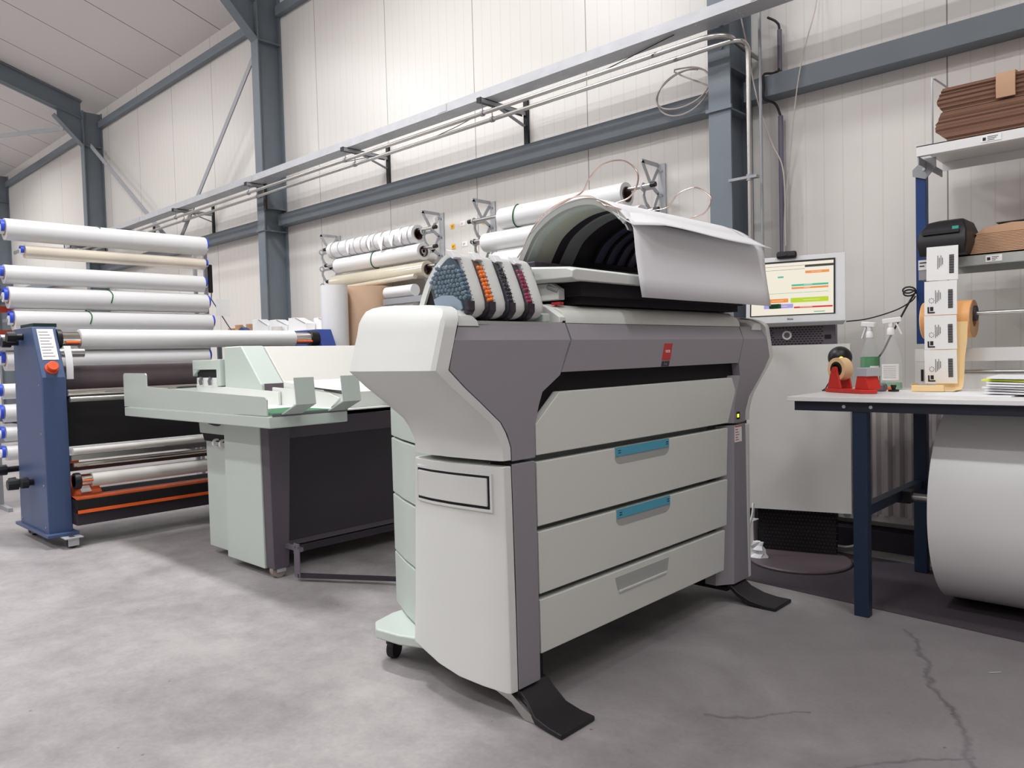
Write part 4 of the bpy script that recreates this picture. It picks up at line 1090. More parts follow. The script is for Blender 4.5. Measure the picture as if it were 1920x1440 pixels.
# ================================================================= wall-mounted roll racks
def zig(mb, x, y, ztop, tiers):
    mb.box(x - .004, x + .05, WY - .012, WY - .002, ztop - .17 * tiers - .02, ztop + .0)      # spine plate
    mb.bar((x, WY - .015, ztop - .006), (x, y - .01, ztop - .006), .007, .026)
    mb.bar((x, y - .004, ztop - .006), (x, WY - .10, ztop - .155), .007, .026, up=(0, 1, 0))
    mb.bar((x, WY - .02, ztop - .03), (x, WY - .10, ztop - .14), .007, .026, up=(0, 1, 0))
    for k in range(tiers):
        zb = ztop - .175 - .165 * k
        hook = [(x, WY - .09, zb + .012), (x, y + .015, zb - .01), (x, y + .005, zb - .05), (x, y + .03, zb - .10), (x, WY - .09, zb - .155)]
        for a, b_ in zip(hook, hook[1:]): mb.bar(a, b_, .007, .024, up=(0, 1, 0) if a[1] == b_[1] else (0, 0, 1))
        mb.bar((x, WY - .09, zb - .145), (x, WY - .02, zb - .02), .007, .026, up=(0, 1, 0))
        mb.bar((x, WY - .02, zb - .02), (x, WY - .09, zb + .02), .007, .026, up=(0, 1, 0))
        mb.ring((x - .006, y, zb + .002), (x + .006, y, zb + .002), .027, .0165, 16)
wl = [(-6.53, 'leftmost roll bracket on the wall'), (-4.98, 'second roll bracket on the wall, with white tissue tucked in'),
      (-4.36, 'third roll bracket on the wall, left end of the right rack'), (-2.78, 'rightmost roll bracket on the wall')]
for x, lb in wl:
    t = thing('roll_bracket', (x, 4.3, 1.8), lb, 'bracket', 'wall roll brackets')
    mb = MB(); zig(mb, x, 4.22, 2.345, 3 if x > -4.5 else 3); mb.build('plate', M['bracket'], t)
    for z in (2.30, 2.14, 1.98): MB().cyl((x + .025, WY - .02, z), (x + .025, WY - .012, z), .008, seg=8).build('screw', M['steel'], t)
o = MB().box(-4.99, -4.96, 4.34, 4.38, 2.255, 2.31).build('tissue', M['white'], None, bevel=.008); tag(o, 'white tissue wad tucked into the second wall bracket', 'tissue')
def barroll(z, xa, xb, ra, rb, rr, m, lab, core='coredk', y=4.21, strap=None, barlab=''):
    t = thing('roll_bar', ((xa + xb) / 2, y, z - .015), barlab, 'bar', 'steel bars of the wall racks')
    MB().cyl((xa, y, z), (xb, y, z), .0135, seg=14).build('rod', M['steel'], t, smooth=60)
    mb = MB(); mb.cyl((xa - .002, y, z), (xa + .035, y, z), .0165, seg=14); mb.build('end_cap', M['black'], t)
    mb = MB(); mb.cyl((xb - .035, y, z), (xb + .002, y, z), .0165, seg=14); mb.build('end_cap', M['black'], t)
    zc = z - rr * .55 + .0135
    r_ = thing('paper_roll' if m != 'film' else 'film_roll', ((ra + rb) / 2, y, zc - rr), lab, 'roll', 'rolls on the wall racks')
    MB().ring((ra, y, zc), (rb, y, zc), rr, rr * .62, 40).build('paper' if m != 'film' else 'film', M[m], r_, smooth=50)
    MB().ring((ra - .004, y, zc), (rb + .006, y, zc), rr * .63, rr * .56, 30).build('core', M[core], r_, smooth=50)
    if strap:
        pts = [(strap + .012 * math.sin(i * .4), y + (rr + .003) * math.cos(a), zc + (rr + .003) * math.sin(a)) for i, a in enumerate([1.7 + 3.4 * j / 14 for j in range(15)])]
        MB().tube(pts, .0055, 6).build('strap', M['green'], r_)
    return r_, zc
r1, zc1 = barroll(2.187, -6.46, -4.80, -6.31, -5.03, .078, 'rollw', 'white roll wrapped in crumpled torn plastic with rings, top of the left wall rack', barlab='steel bar through the crumpled roll, top of the left wall rack')
mb = MB(); rng = random.Random(3)
for k in range(11):
    xx = -6.22 + k * .112
    c = []
    for i in range(28):
        a = 2 * PI * i / 28; rr = .0815 + rng.uniform(-.002, .002)
        c.append((xx + .018 * math.cos(a + k), 4.21 + rr * math.cos(a), zc1 + rr * math.sin(a)))
    c.append(c[0]); mb.tube(c, .0035, 5)
mb.build('wrap_rings', M['galv'], r1, smooth=60)
mb = MB()
for xx, w_, h in ((-5.45, .10, .07), (-5.30, .08, .05), (-5.62, .05, .05), (-5.95, .06, .04), (-5.18, .05, .035)):
    mb.loft([[(xx - w_ / 2, 4.21 - .082, zc1 + .02), (xx + w_ / 2, 4.21 - .082, zc1 + .02)] + [(xx + w_ / 2, 4.21 - .08, zc1 + .018), (xx - w_ / 2, 4.21 - .08, zc1 + .018)],
             [(xx - w_ / 3, 4.21 - .088, zc1 - .03), (xx + w_ / 3, 4.21 - .088, zc1 - .03)] + [(xx + w_ / 3, 4.21 - .084, zc1 - .03), (xx - w_ / 3, 4.21 - .084, zc1 - .03)],
             [(xx - .004, 4.21 - .078, zc1 - .03 - h), (xx + .004, 4.21 - .078, zc1 - .03 - h), (xx + .004, 4.21 - .074, zc1 - .03 - h), (xx - .004, 4.21 - .074, zc1 - .03 - h)]])
mb.build('torn_plastic', M['white'], r1, smooth=60)
barroll(2.030, -6.45, -4.80, -6.22, -4.97, .072, 'rollw', 'glossy white roll with a green strap, middle of the left wall rack', strap=-5.62, barlab='steel bar through the strapped roll of the left wall rack')
barroll(1.874, -6.43, -4.78, -6.30, -4.92, .072, 'film', 'clear film roll with a brown core, bottom of the left wall rack', core='coredk', barlab='steel bar through the clear film roll of the left wall rack')
o = MB().cyl((-5.98, 4.12, 1.775), (-4.98, 4.12, 1.792), .022).build('film_tube', M['film'], None, smooth=60); tag(o, 'thin clear film tube lying just above the kraft roll', 'roll')
barroll(2.172, -4.41, -2.68, -4.03, -2.90, .080, 'rollw', 'white roll with a green strap, top of the right wall rack', strap=-3.86, barlab='steel bar through the top roll of the right wall rack')
barroll(2.010, -4.38, -2.66, -4.22, -2.78, .072, 'rollw', 'white roll, middle of the right wall rack behind the wire guides', barlab='steel bar through the middle roll of the right wall rack')
barroll(1.850, -4.38, -2.66, -4.10, -2.78, .085, 'rollw', 'thick white roll, bottom of the right wall rack behind the arch', barlab='steel bar through the bottom roll of the right wall rack')
for k, (x, z) in enumerate(((-5.22, 1.675), (-5.22, 1.56))):
    o = MB().cyl((x - .12, 4.1, z), (x + .26, 4.1, z), .05 if k == 0 else .03).build('paper_roll', M['rollw'], None, smooth=60)
    o2 = tag(o, ['short white roll end beside the kraft roll', 'thin white roll below the short white roll end'][k], 'roll')
o = MB().box(-5.34, -4.8, 4.05, 4.2, 1.57, 1.62).build('roll_cradle', M['galvd'], None); tag(o, 'grey cradle between the two short rolls beside the kraft roll', 'cradle')
for k, (x, z, m) in enumerate(((-4.85, 2.215, 'yellow'), (-4.73, 2.222, 'label'), (-4.845, 2.045, 'yellow'), (-4.71, 2.05, 'label'), (-4.47, 2.205, 'yellow'), (-4.46, 2.03, 'yellow'))):
    o = MB().box(x, x + (.045 if m == 'yellow' else .065), WY - .003, WY - .0005, z - .02, z + .02).build('wall_sticker', M[m], None)
    mb = MB(); mb.box(x + .01, x + .035, WY - .004, WY - .003, z + .002, z + .006); mb.box(x + .01, x + .025, WY - .004, WY - .003, z - .008, z - .004); mb.build('sticker_print', M['ink' if m == 'yellow' else 'red'], o)
    tag(o, ['yellow sticker, upper left of the four between the wall racks', 'white sticker beside the upper yellow one', 'yellow sticker, lower left of the four between the wall racks', 'white sticker beside the lower yellow one', 'yellow sticker under the top bar of the right wall rack', 'yellow sticker under the middle bar of the right wall rack'][k], 'sticker', 'wall stickers')
# ================================================================= thin dark sheet on the floor under table and kiosk
MT = .003
o = MB().prism([(1.6, 3.09), (-2.1, 3.416), (-2.1, 4.15), (1.6, 4.08)], 'z', .0002, MT).build('dark_floor_sheet', mat('sheet_charcoal', rgb(66, 58, 66), .8, var=.12, vscale=40, bump=.3, bscale=300), None)
tag(o, 'dark flat floor sheet running under the packing table and kiosk', 'mat')

# ================================================================= kiosk
K = thing('kiosk_terminal', (-1.6, 3.84, 0), 'grey computer kiosk with a tilted touch screen on a round base', 'kiosk')
th = math.radians(17); KC = Vector((-1.68, 3.99, 0)); KS = 1.05
def kp(u, v, z):  # u right along the face, v towards the viewer
    u *= KS; v *= KS
    return (KC.x + u * math.cos(th) + v * math.sin(th), KC.y + u * math.sin(th) - v * math.cos(th), max(.017, KS * z - .055))
def kbox(u0, u1, v0, v1, z0, z1, mb=None):
    mb = mb or MB()
    return mb.loft([[kp(u0, v0, z), kp(u1, v0, z), kp(u1, v1, z), kp(u0, v1, z)] for z in (z0, z1)])
MB().lathe((-1.62, 3.84, 0), [(.245, .0035), (.25, .006), (.25, .012), (.245, .017)]).build('round_base', mat('dark_plate', rgb(96, 84, 90), .5), K, smooth=30)
kbox(-.20, .17, -.16, .02, .017, .30).build('lower_column', M['blackm'], K)
mb = MB()
for i in range(22):
    for j in range(13):
        u = -.185 + i * .0165 + (j % 2) * .008; z = .04 + j * .019
        kbox(u, u + .008, .02, .0215, z, z + .007, mb)
mb.build('lower_grille', M['dark'], K, kind='stuff')
# folded front sheet
mb = MB()
kbox(-.245, .245, .066, .07, .288, 1.118, mb); kbox(-.245, -.241, -.1, .066, .288, 1.118, mb); kbox(.241, .245, -.1, .066, .288, 1.118, mb)
mb.build('front_panel', mat('sheet_aluminium', rgb(238, 236, 232), .34, metal=.08), K)
kbox(-.24, .24, -.1, .06, .30, 1.11).build('inner_box', M['dark'], K)
kbox(-.20, .18, -.10, .045, 1.11, 1.22).build('speaker_box', M['mesh'], K, bevel=.004)
mb = MB()
for i in range(18):
    for j in range(8):
        u = -.175 + i * .0165 + (j % 2) * .008; z = 1.122 + j * .0115
        if 3 < i < 8 and 2 < j < 7: continue
        kbox(u, u + .010, .0455, .047, z, z + .005, mb)
mb.build('speaker_grille', M['black'], K, kind='stuff')
mb = MB(); c0 = Vector(kp(-.045, .045, 1.168)); d_ = Vector(kp(0, 1, 0)) - Vector(kp(0, 0, 0))
mb.ring(c0, c0 + d_ * .008, .024, .015, 20); mb.build('lock_ring', M['whitep'], K)
MB().cyl(c0, c0 + d_ * .006, .015).build('lock_core', M['mesh'], K)
kbox(.130, .160, .045, .048, 1.145, 1.165).build('black_sensor', M['black'], K)
# screen head tilted back
tl = math.radians(9)
SC = Vector(kp(-.002, .09, 1.395))
ux = Vector((math.cos(th), math.sin(th), 0)); nn = Vector((math.sin(th) * math.cos(tl), -math.cos(th) * math.cos(tl), math.sin(tl)))
uz = nn.cross(ux) * -1
if uz.z < 0: uz = -uz
def sp(u, w_, d): return tuple(SC + (ux * u + uz * w_ + nn * d) * KS)
def sbox(u0, u1, w0, w1, d0, d1, mb=None):
    mb = mb or MB()
    return mb.loft([[sp(u0, w0, d), sp(u1, w0, d), sp(u1, w1, d), sp(u0, w1, d)] for d in (d0, d1)])
hw, hh = .232, .168
H = MB().loft([[sp(-hw + i, -hh + i2, d), sp(hw - i, -hh + i2, d), sp(hw - i, hh - i, d), sp(-hw + i, hh - i, d)] for d, i, i2 in ((-.09, .05, .05), (-.03, .012, -.014), (-.0, .0, .0))]).build('screen_housing', mat('kiosk_white', rgb(222, 222, 224), .4), K, bevel=.004)
sw0, sw1, sh0, sh1 = -.205, .178, -.128, .133
sbox(sw0 - .006, sw1 + .008, sh0 - .004, sh1 + .01, .0005, .002).build('screen_frame', M['black'], K)
S = sbox(sw0, sw1, sh0, sh1, .002, .003).build('screen', M['screen'], K, label='lit screen with coloured buttons')
def ui(u0, u1, w0, w1, m, nm='button'):
    W_ = sw1 - sw0; H_ = sh1 - sh0
    sbox(sw0 + u0 * W_, sw0 + u1 * W_, sh0 + w0 * H_, sh0 + w1 * H_, .003, .0036).build(nm, M[m], S)
ui(0, 1, .955, 1, 'screen', 'title_bar'); ui(.66, 1, .895, .94, 'scr_dk', 'tool_bar'); ui(0, .66, .935, .94, 'scr_dk', 'rule'); ui(0, .66, .865, .87, 'scr_dk', 'rule')
ui(.665, .95, .775, .825, 'scr_or'); ui(.33, .40, .715, .745, 'scr_te'); ui(.50, .94, .54, .575, 'scr_te'); ui(.50, .94, .485, .52, 'scr_or')
ui(.10, .94, .41, .416, 'scr_te', 'rule'); ui(.20, .46, .235, .31, 'scr_or'); ui(.49, .94, .225, .315, 'scr_li'); ui(.16, .52, .125, .205, 'scr_la'); ui(.53, .99, .115, .145, 'scr_re'); ui(.77, .90, -.03 + .06, .045, 'scr_te')
for (u, w_, wd) in ((.74, .797, .12), (.65, .556, .10), (.65, .50, .08), (.26, .265, .14), (.64, .265, .2), (.27, .16, .18), (.60, .129, .15)):
    ui(u, u + wd, w_, w_ + .010, 'screen', 'caption')
text('housing_mark', 'ikios', .016, sp(-.02, -.150, .0008), (PI / 2 - tl, 0, th), M['ink'], K)
WCm = thing('webcam', sp(-.035, hh + .005, 0), 'small black webcam clipped on top of the kiosk screen', 'webcam')
sbox(-.085, .01, hh - .012, hh + .022, -.02, .022).build('body', M['black'], WCm, bevel=.010, bseg=3)
c0 = Vector(sp(-.04, hh + .006, .022)); MB().cyl(c0, c0 + nn * .003, .009).build('lens', M['ink'], WCm)
pipe('kiosk_cable', spline([(-1.84, 3.78, .29), (-1.845, 3.77, .22), (-1.87, 3.76, .12), (-1.90, 3.74, .06)]), .006, M['whitep'], 'white cables hanging from the left underside of the kiosk panel', 'cable')
o = MB().box(-2.0, -1.91, 3.92, 4.0, MT + .0005, .16).build('power_box', M['rad'], None, bevel=.004); tag(o, 'small white power box on the floor behind the kiosk', 'box')
# crumpled white bag
mb = MB(); rng = random.Random(5); rs = []
for k in range(5):
    rs.append([(-1.80 + (.05 - .008 * k) * math.cos(a) + rng.uniform(-.012, .012), 3.74 + (.035 - .005 * k) * math.sin(a) + rng.uniform(-.01, .01), .018 + .02 * k) for a in [2 * PI * i / 9 for i in range(9)]])
o = mb.loft(rs).build('crumpled_bag', M['white'], None, smooth=0); tag(o, 'crumpled white plastic lying on the kiosk base', 'bag')

# ================================================================= packing table
TZ = .897; TX0, TX1, TY0, TY1 = -1.385, .75, 3.17, 4.03
T = thing('packing_table', (-.3, 3.6, 0), 'grey-topped packing table on dark blue steel legs with a shelf superstructure', 'table')
MB().box(TX0, TX1, TY0, TY1, TZ - .019, TZ).build('table_top', M['laminate'], T, bevel=.002)
mb = MB(); mb.box(TX0 + .025, TX1 - .02, TY0 + .02, TY0 + .03, .838, .877); mb.box(TX0 + .025, TX1 - .02, TY1 - .04, TY1 - .03, .838, .877); mb.box(TX0 + .025, TX0 + .05, TY0 + .03, TY1 - .04, .838, .877)
mb.build('apron', mat('apron_dark_blue', rgb(30, 34, 48), .5), T)
dkb = mat('leg_dark_blue', rgb(22, 40, 64), .45)
for i, (x, y) in enumerate(((-1.125, 3.195), (.65, 3.195), (-1.118, 3.985), (.65, 3.985))):
    MB().box(x, x + .058, y, y + .045, 0 if y < 3.25 else MT + .0003, .876).build('leg', dkb, T, bevel=.003)
for x in (-1.155, -1.05): MB().cyl((x, TY0 + .018, .858), (x, TY0 + .02, .858), .007, seg=10).build('bolt', M['galv'], T)
MB().box(-1.118, -1.075, 3.24, 3.985, .41, .452).build('side_rail', dkb, T, bevel=.002)
MB().cyl((-1.075, 3.70, .42), (.70, 3.70, .42), .018).build('roll_axle', M['steel'], T, smooth=60)
MB().box(-1.12, -1.04, 3.66, 3.74, .395, .45).build('axle_bearing', M['black'], T, bevel=.004)
o = MB().ring((-.875, 3.70, .43), (.60, 3.70, .43), .412, .05, 96).build('paper_roll', M['rollw'], None, smooth=50)
tag(o, 'huge white roll of packing material on an axle under the packing table', 'roll')
# superstructure
for x in (-1.10, .62):
    MB().box(x, x + .044, 3.985, 4.03, TZ + .21, 1.945).build('post', M['tblue'], T, bevel=.002, label='bright blue upright post')
C_ = MB(); C_.box(-1.105, .68, 3.975, 3.98, 1.022, 1.082); C_.box(-1.105, -1.05, 3.975, 3.98, TZ, 1.022); C_.box(-1.05, .68, 3.975, 3.98, TZ, .962)
C_.build('back_rail', M['laminate'], T, bevel=.002)
MB().box(-1.078, -1.067, 3.970, 3.974, .93, .985).build('slot', M['black'], T)
MB().cyl((-.93, 3.99, .975), (.68, 3.99, .975), .008).build('lower_rod', M['steel'], T)
MB().cyl((-1.05, 3.865, 1.235), (.68, 3.865, 1.235), .009).build('tape_rod', M['steel'], T)
def shelf(z, y0, y1, x0, name, m):
    mb = MB(); mb.box(x0, .70, y0, y1, z - .004, z); mb.box(x0, .70, y0, y0 + .003, z - .045, z); mb.box(x0, .70, y1 - .003, y1, z - .045, z)
    mb.box(x0, .70, y0 + .003, y0 + .03, z - .045, z - .042)
    return mb.build(name, m, T)
shelf(2.008, 3.85, 4.28, -1.058, 'upper_shelf', M['laminate'])
shelf(1.492, 3.85, 4.28, -1.0, 'middle_shelf', M['greylt'])
mb = MB(); mb.prism([(-1.11, 1.93), (-1.06, 1.975), (-1.01, 1.975), (-1.01, 1.93), (-1.055, 1.88), (-1.11, 1.90)], 'y', 3.975, 3.984); mb.box(-1.055, -1.05, 3.86, 4.25, 1.93, 1.963)
mb.build('shelf_bracket', M['galvd'], T); MB().cyl((-1.06, 3.968, 1.925), (-1.06, 3.976, 1.925), .007, seg=10).build('bolt', M['galv'], T)
MB().box(-1.055, -1.0, 3.86, 3.98, 1.40, 1.46).build('shelf_bracket', M['galvd'], T)
lb = MB().box(-1.055, -1.0, 3.857, 3.8595, 1.445, 1.49).build('bracket_label', M['label'], T)
mb = MB(); mb.box(-1.05, -1.02, 3.856, 3.857, 1.475, 1.48); mb.box(-1.05, -1.03, 3.856, 3.857, 1.46, 1.465); mb.build('label_print', M['ink'], lb)
for (x, z, w_) in ((-.84 + .04, 1.987, .075), (-.785, 1.470, .062)):
    lb = MB().box(x, x + w_, 3.848, 3.8495, z - .015, z + .013).build('shelf_label', M['label'], T)
    mb = MB(); mb.box(x + .006, x + .018, 3.847, 3.848, z - .009, z + .004)
    for k in range(3): mb.box(x + .024, x + w_ - .012 - .006 * k, 3.847, 3.848, z + .004 - .007 * k, z + .006 - .007 * k)
    mb.build('label_print', M['ink'], lb)
MB().tube(spline([(-1.03, 4.0, 2.01), (-1.03, 4.0, 2.15), (-1.03, 4.0, 2.325), (-1.028, 4.008, 2.345), (-1.02, 4.03, 2.342), (-1.0, 4.24, 2.33), (-1.0, 4.25, 2.31), (-1.0, 4.25, 2.01)], 5), .005, 8).build('wire_bookend', M['galv'], T)
# cardboard bundles
def bundle(loc, w_, d, h, label, cut=.0):
    o = MB(); rng = random.Random(int(h * 1000)); n_ = 16; rs = []
    for k in range(n_ + 1):
        z = loc[2] + h * k / n_; j = rng.uniform(-.004, .004); j2 = rng.uniform(-.004, .004)
        bulge = .010 * math.cos(k / n_ * PI * 2)
        x0 = loc[0] + j + bulge + (cut * max(0, 1 - k * 3 / n_))
        rs.append([(x0, loc[1] + j2, z), (loc[0] + w_, loc[1] + j2, z), (loc[0] + w_, loc[1] + d, z), (x0 + .01, loc[1] + d, z)])
    o.loft(rs)
    return o
cstrip = mat('corrugated_edge', rgb(150, 104, 80), .85, var=.22, vscale=60, bump=.5, bscale=200)
nt = cstrip.node_tree
wv = nt.nodes.new('ShaderNodeTexWave'); wv.bands_direction = 'Z'; wv.inputs['Scale'].default_value = 80; wv.inputs['Distortion'].default_value = 1.5
tc = nt.nodes.new('ShaderNodeTexCoord'); nt.links.new(tc.outputs['Object'], wv.inputs['Vector'])
rp = nt.nodes.new('ShaderNodeValToRGB'); nt.links.new(wv.outputs['Color'], rp.inputs[0]); rp.color_ramp.elements[0].color = rgb(74, 52, 44); rp.color_ramp.elements[1].color = rgb(144, 106, 84)
nt.links.new(rp.outputs[0], nt.nodes['Principled BSDF'].inputs['Base Color'])
b1 = bundle((-.972, 3.86, 2.010), 1.0, .34, .130, '', .03).build('cardboard_bundle', cstrip, None, smooth=0); tag(b1, 'lower bundle of flat brown cardboard boxes on the upper shelf', 'cardboard')
b2 = bundle((-.968, 3.87, 2.143), 1.0, .34, .105, '').build('cardboard_bundle', cstrip, None, smooth=0); tag(b2, 'upper strapped bundle of brown cardboard boxes lying on the lower bundle', 'cardboard')
MB().prism([(3.855, 2.15), (3.848, 2.20), (3.855, 2.254), (3.90, 2.262), (4.2, 2.262), (4.2, 2.252), (3.90, 2.252), (3.866, 2.244), (3.862, 2.20), (3.866, 2.15)], 'x', -.745, -.675).build('cardboard_strap', M['cboardl'], b2)
b3 = thing('cardboard_stack', (-.5, 4.0, 1.494), 'fanned stack of light cardboard mailers on the middle shelf beside the label printer', 'cardboard')
mb = MB()
for k in range(12):
    z = 1.496 + .0075 * k; s_ = .0015 * k
    mb.box(-.865 + s_ * 2, .3, 3.86 + s_ * 3, 4.2, z, z + .0055)
mb.build('mailer_pile', M['cboardl'], b3)
MB().prism([(-.84, 1.587), (-.30, 1.587), (.3, 1.59), (.3, 1.60), (-.30, 1.60), (-.70, 1.625), (-.80, 1.615)], 'y', 3.92, 4.2).build('top_mailer', M['cboardl'], b3)
MB().box(-.76, .3, 3.93, 4.1, 1.628, 1.632).build('black_card', M['ink'], b3)
# label printer on the shelf
LP = thing('label_printer', (-.93, 3.85, 1.494), 'black label printer on the middle shelf feeding a strip of labels', 'printer')
MB().loft([[(x0, y0, z), (x1, y0, z), (x1, y1, z), (x0, y1, z)] for z, x0, x1, y0, y1 in ((1.494, -1.025, -.845, 3.76, 4.0), (1.55, -1.035, -.835, 3.75, 4.0), (1.60, -1.03, -.84, 3.765, 4.0), (1.645, -1.0, -.855, 3.80, 3.98), (1.655, -.96, -.865, 3.83, 3.97))]).build('housing', M['black'], LP, bevel=.008, bseg=3, smooth=50)
MB().box(-1.01, -.865, 3.752, 3.770, 1.588, 1.602).build('slot_band', M['ink'], LP)
MB().box(-.895, -.870, 3.768, 3.775, 1.603, 1.617).build('teal_mark', M['scr_te'] if False else mat('teal_mark', rgb(60, 170, 150), .5), LP)
# strip of labels hanging to the table
ST = thing('label_strip', (-.93, 3.70, TZ), 'long strip of white printed shipping labels hanging from the label printer to the table', 'labels')
n_ = 4; z1 = 1.530; zl = (z1 - (TZ + .03)) / n_
def sy(z): return 3.735 - .02 * math.sin((z - TZ) * 4)
for k in range(n_):
    za = z1 - zl * k; zb = za - zl + .003
    dx = -.006 * k + (0 if k else .008)
    xa, xb = -.987 + dx * .3 - .004 * (k > 0), -.868 + dx * .3 - (0 if k else 0)
    o = MB().loft([[(xa, sy(z) + .0, z), (xb, sy(z) + .02, z), (xb, sy(z) + .021, z), (xa, sy(z) + .001, z)] for z in [zb + (za - zb) * i / 5 for i in range(6)]]).build('shipping_label', M['label'], ST, smooth=40)
    mb = MB(); y_ = lambda x, z: sy(z) + .02 * (x - xa) / (xb - xa)
    def q(x0, x1, z0, z1_):
        mb.loft([[(x0, y_(x0, z) - .0012, z), (x1, y_(x1, z) - .0012, z), (x1, y_(x1, z) - .0004, z), (x0, y_(x0, z) - .0004, z)] for z in (z0, z1_)])
    for i in range(22):
        zz = zb + .028 + i * .0037
        if zz < za - .03: q(xb - .033, xb - .015, zz, zz + (.0022 if i % 3 else .0028))
    mb.build('barcode', M['ink'], o)
    mb = MB()
    for i in range(4): q(xa + .042 + .006 * i, xa + .044 + .006 * i, zb + .05 + .006 * i, za - .04 - .01 * (i % 2))
    if k:
        q(xa + .012, xa + .040, zb + .008, zb + .014); q(xa + .012, xa + .018, zb + .014, zb + .036); q(xa + .022, xa + .034, zb + .018, zb + .036)
        for i in range(8):
            a = i / 8 * 2 * PI; q(xa + .026 + .009 * math.cos(a), xa + .029 + .009 * math.cos(a), zb + .062 + .010 * math.sin(a), zb + .065 + .010 * math.sin(a))
    mb.build('address_print', M['ink'], o)
# roll of amber liner on the rod
LR = thing('label_roll', (-.93, 3.86, 1.13), 'roll of amber-backed labels on the steel rod behind the hanging label strip', 'roll')
MB().ring((-1.03, 3.865, 1.212), (-.835, 3.865, 1.212), .084, .035, 40).build('tape_body', M['tape'], LR, smooth=50)
MB().ring((-.835, 3.865, 1.212), (-.832, 3.865, 1.212), .083, .035, 40).build('side_face', M['core'], LR, smooth=50)
MB().ring((-1.033, 3.865, 1.212), (-1.03, 3.865, 1.212), .083, .035, 40).build('side_face', M['liner'], LR, smooth=50)
MB().ring((-.845, 3.865, 1.235), (-.822, 3.865, 1.235), .034, .010, 24).build('core', M['dark'], LR, smooth=50)
mb = MB(); mb.loft([[(x0, y, z), (x1, y, z), (x1, y + .002, z), (x0, y + .002, z)] for x0, x1, y, z in ((-1.0, -.838, 3.779, 1.20), (-.99, -.842, 3.779, 1.11), (-.98, -.85, 3.776, 1.04), (-.97, -.852, 3.774, .96), (-.96, -.856, 3.770, .915), (-.95, -.86, 3.755, .902))])
mb.build('liner_tail', M['liner'], LR, smooth=60)
MB().loft([[(x, 3.66, z), (x, 3.755, z), (x, 3.755, z + .002), (x, 3.66, z + .002)] for x, z in ((-1.03, .930), (-1.035, .925), (-1.03, .901), (-.93, .898), (-.87, .899), (-.86, .902))]).build('liner_fold', M['liner'], LR, smooth=60)
MB().box(-1.03, -.90, 3.645, 3.66, .898, .926).build('liner_front', M['liner'], LR, bevel=.004)
# ---- items on the table
TD = thing('tape_dispenser', (-1.25, 3.55, TZ), 'red desk tape dispenser with a roll of brown tape', 'tape dispenser')
base = [(-1.368, 3.545), (-1.31, 3.50), (-1.17, 3.42), (-1.105, 3.44), (-1.12, 3.475), (-1.31, 3.60)]
MB().prism(base, 'z', TZ + .001, TZ + .018).build('base', M['redp'], TD, bevel=.003)
d1 = Vector((.90, -.42, 0)).normalized()   # long axis of the dispenser
def dp(a, s, z): 
    o_ = Vector((-1.348, 3.555, TZ)); n2 = Vector((-d1.y, d1.x, 0)); return tuple(o_ + d1 * a + n2 * s + Vector((0, 0, z)))
for s0, s1 in ((-.022, -.012), (.040, .05)):
    MB().loft([[dp(a, s, z) for a, z in ((.005, .018), (.085, .018), (.066, .085), (.058, .115), (.036, .115), (.022, .08))] for s in (s0, s1)]).build('side_stand', M['redp'], TD, bevel=.002)
MB().loft([[dp(a, s, z) for a, z in ((.165, .018), (.245, .018), (.225, .075), (.178, .075))] for s in (-.022, .05)]).build('cutter_stand', M['redp'], TD, bevel=.002)
MB().loft([[dp(a, s, z) for a, z in ((.172, .075), (.236, .075), (.240, .112), (.178, .112))] for s in (-.026, .054)]).build('cutter_block', M['galv'], TD, bevel=.002)
ca = Vector(dp(.048, -.010, .105)); cb = Vector(dp(.048, .038, .105))
MB().ring(ca, cb, .052, .034, 36).build('tape_roll', M['tapeside'], TD, smooth=50)
MB().ring(ca - (cb - ca) * .03, cb, .034, .024, 30).build('tape_core', M['black'], TD, smooth=50)
MB().cyl(ca - (cb - ca) * .3, ca, .012).build('hub_pin', M['redp'], TD)
BD = thing('barcode_scanner', (-1.355, 3.70, TZ), 'black dome-headed desktop scanner with an amber light behind the tape dispenser', 'scanner')
MB().lathe((-1.355, 3.70, TZ), [(.035, .001), (.04, .006), (.024, .012), (.022, .09), (.03, .10)]).build('stem', M['black'], BD, smooth=40)
MB().sphere((-1.355, 3.70, TZ + .155), .054, 28, 16).build('head', M['black'], BD, smooth=80)
MB().sphere((-1.332, 3.653, TZ + .152), .009, 12, 8).build('amber_light', M['amberled'], BD, smooth=80)
def bottle(x, y, s, liquid, fill, lab, m2, face):
    t = thing('spray_bottle', (x, y, TZ), lab, 'bottle', 'spray bottles')
    W_ = .046 * s
    pr = [(.030, .001), (W_, .003), (W_ + .001, .012), (W_, .10), (W_ * .98, .15), (W_ * .72, .20), (W_ * .42, .238), (.014, .25), (.014, .262)]
    MB().lathe((x, y, TZ), [(r, h * s) for r, h in pr]).build('flask', M['clearp'], t, smooth=50)
    MB().lathe((x, y, TZ + .002), [(r * .985, min(h, fill) * s) for r, h in pr if h <= fill] + [(W_ * .95, fill * s)]).build('liquid', m2, t, smooth=50)
    MB().lathe((x, y, TZ), [(.015, .25 * s), (.017, .252 * s), (.017, .275 * s), (.012, .285 * s)]).build('collar', M['whitep'], t, smooth=40)
    dx, dy = math.cos(face), math.sin(face)
    zt = TZ + .295 * s
    h_ = MB(); h_.bar((x - dx * .035, y - dy * .035, zt + .018), (x + dx * .045, y + dy * .045, zt + .026), .022, .024); h_.bar((x, y, zt - .01), (x, y, zt + .02), .020, .02)
    h_.build('spray_head', M['whitep'], t, bevel=.004)
    MB().bar((x + dx * .022, y + dy * .022, zt + .01), (x + dx * .046, y + dy * .046, zt - .045), .012, .008).build('trigger', M['whitep'], t, bevel=.002)
    return t
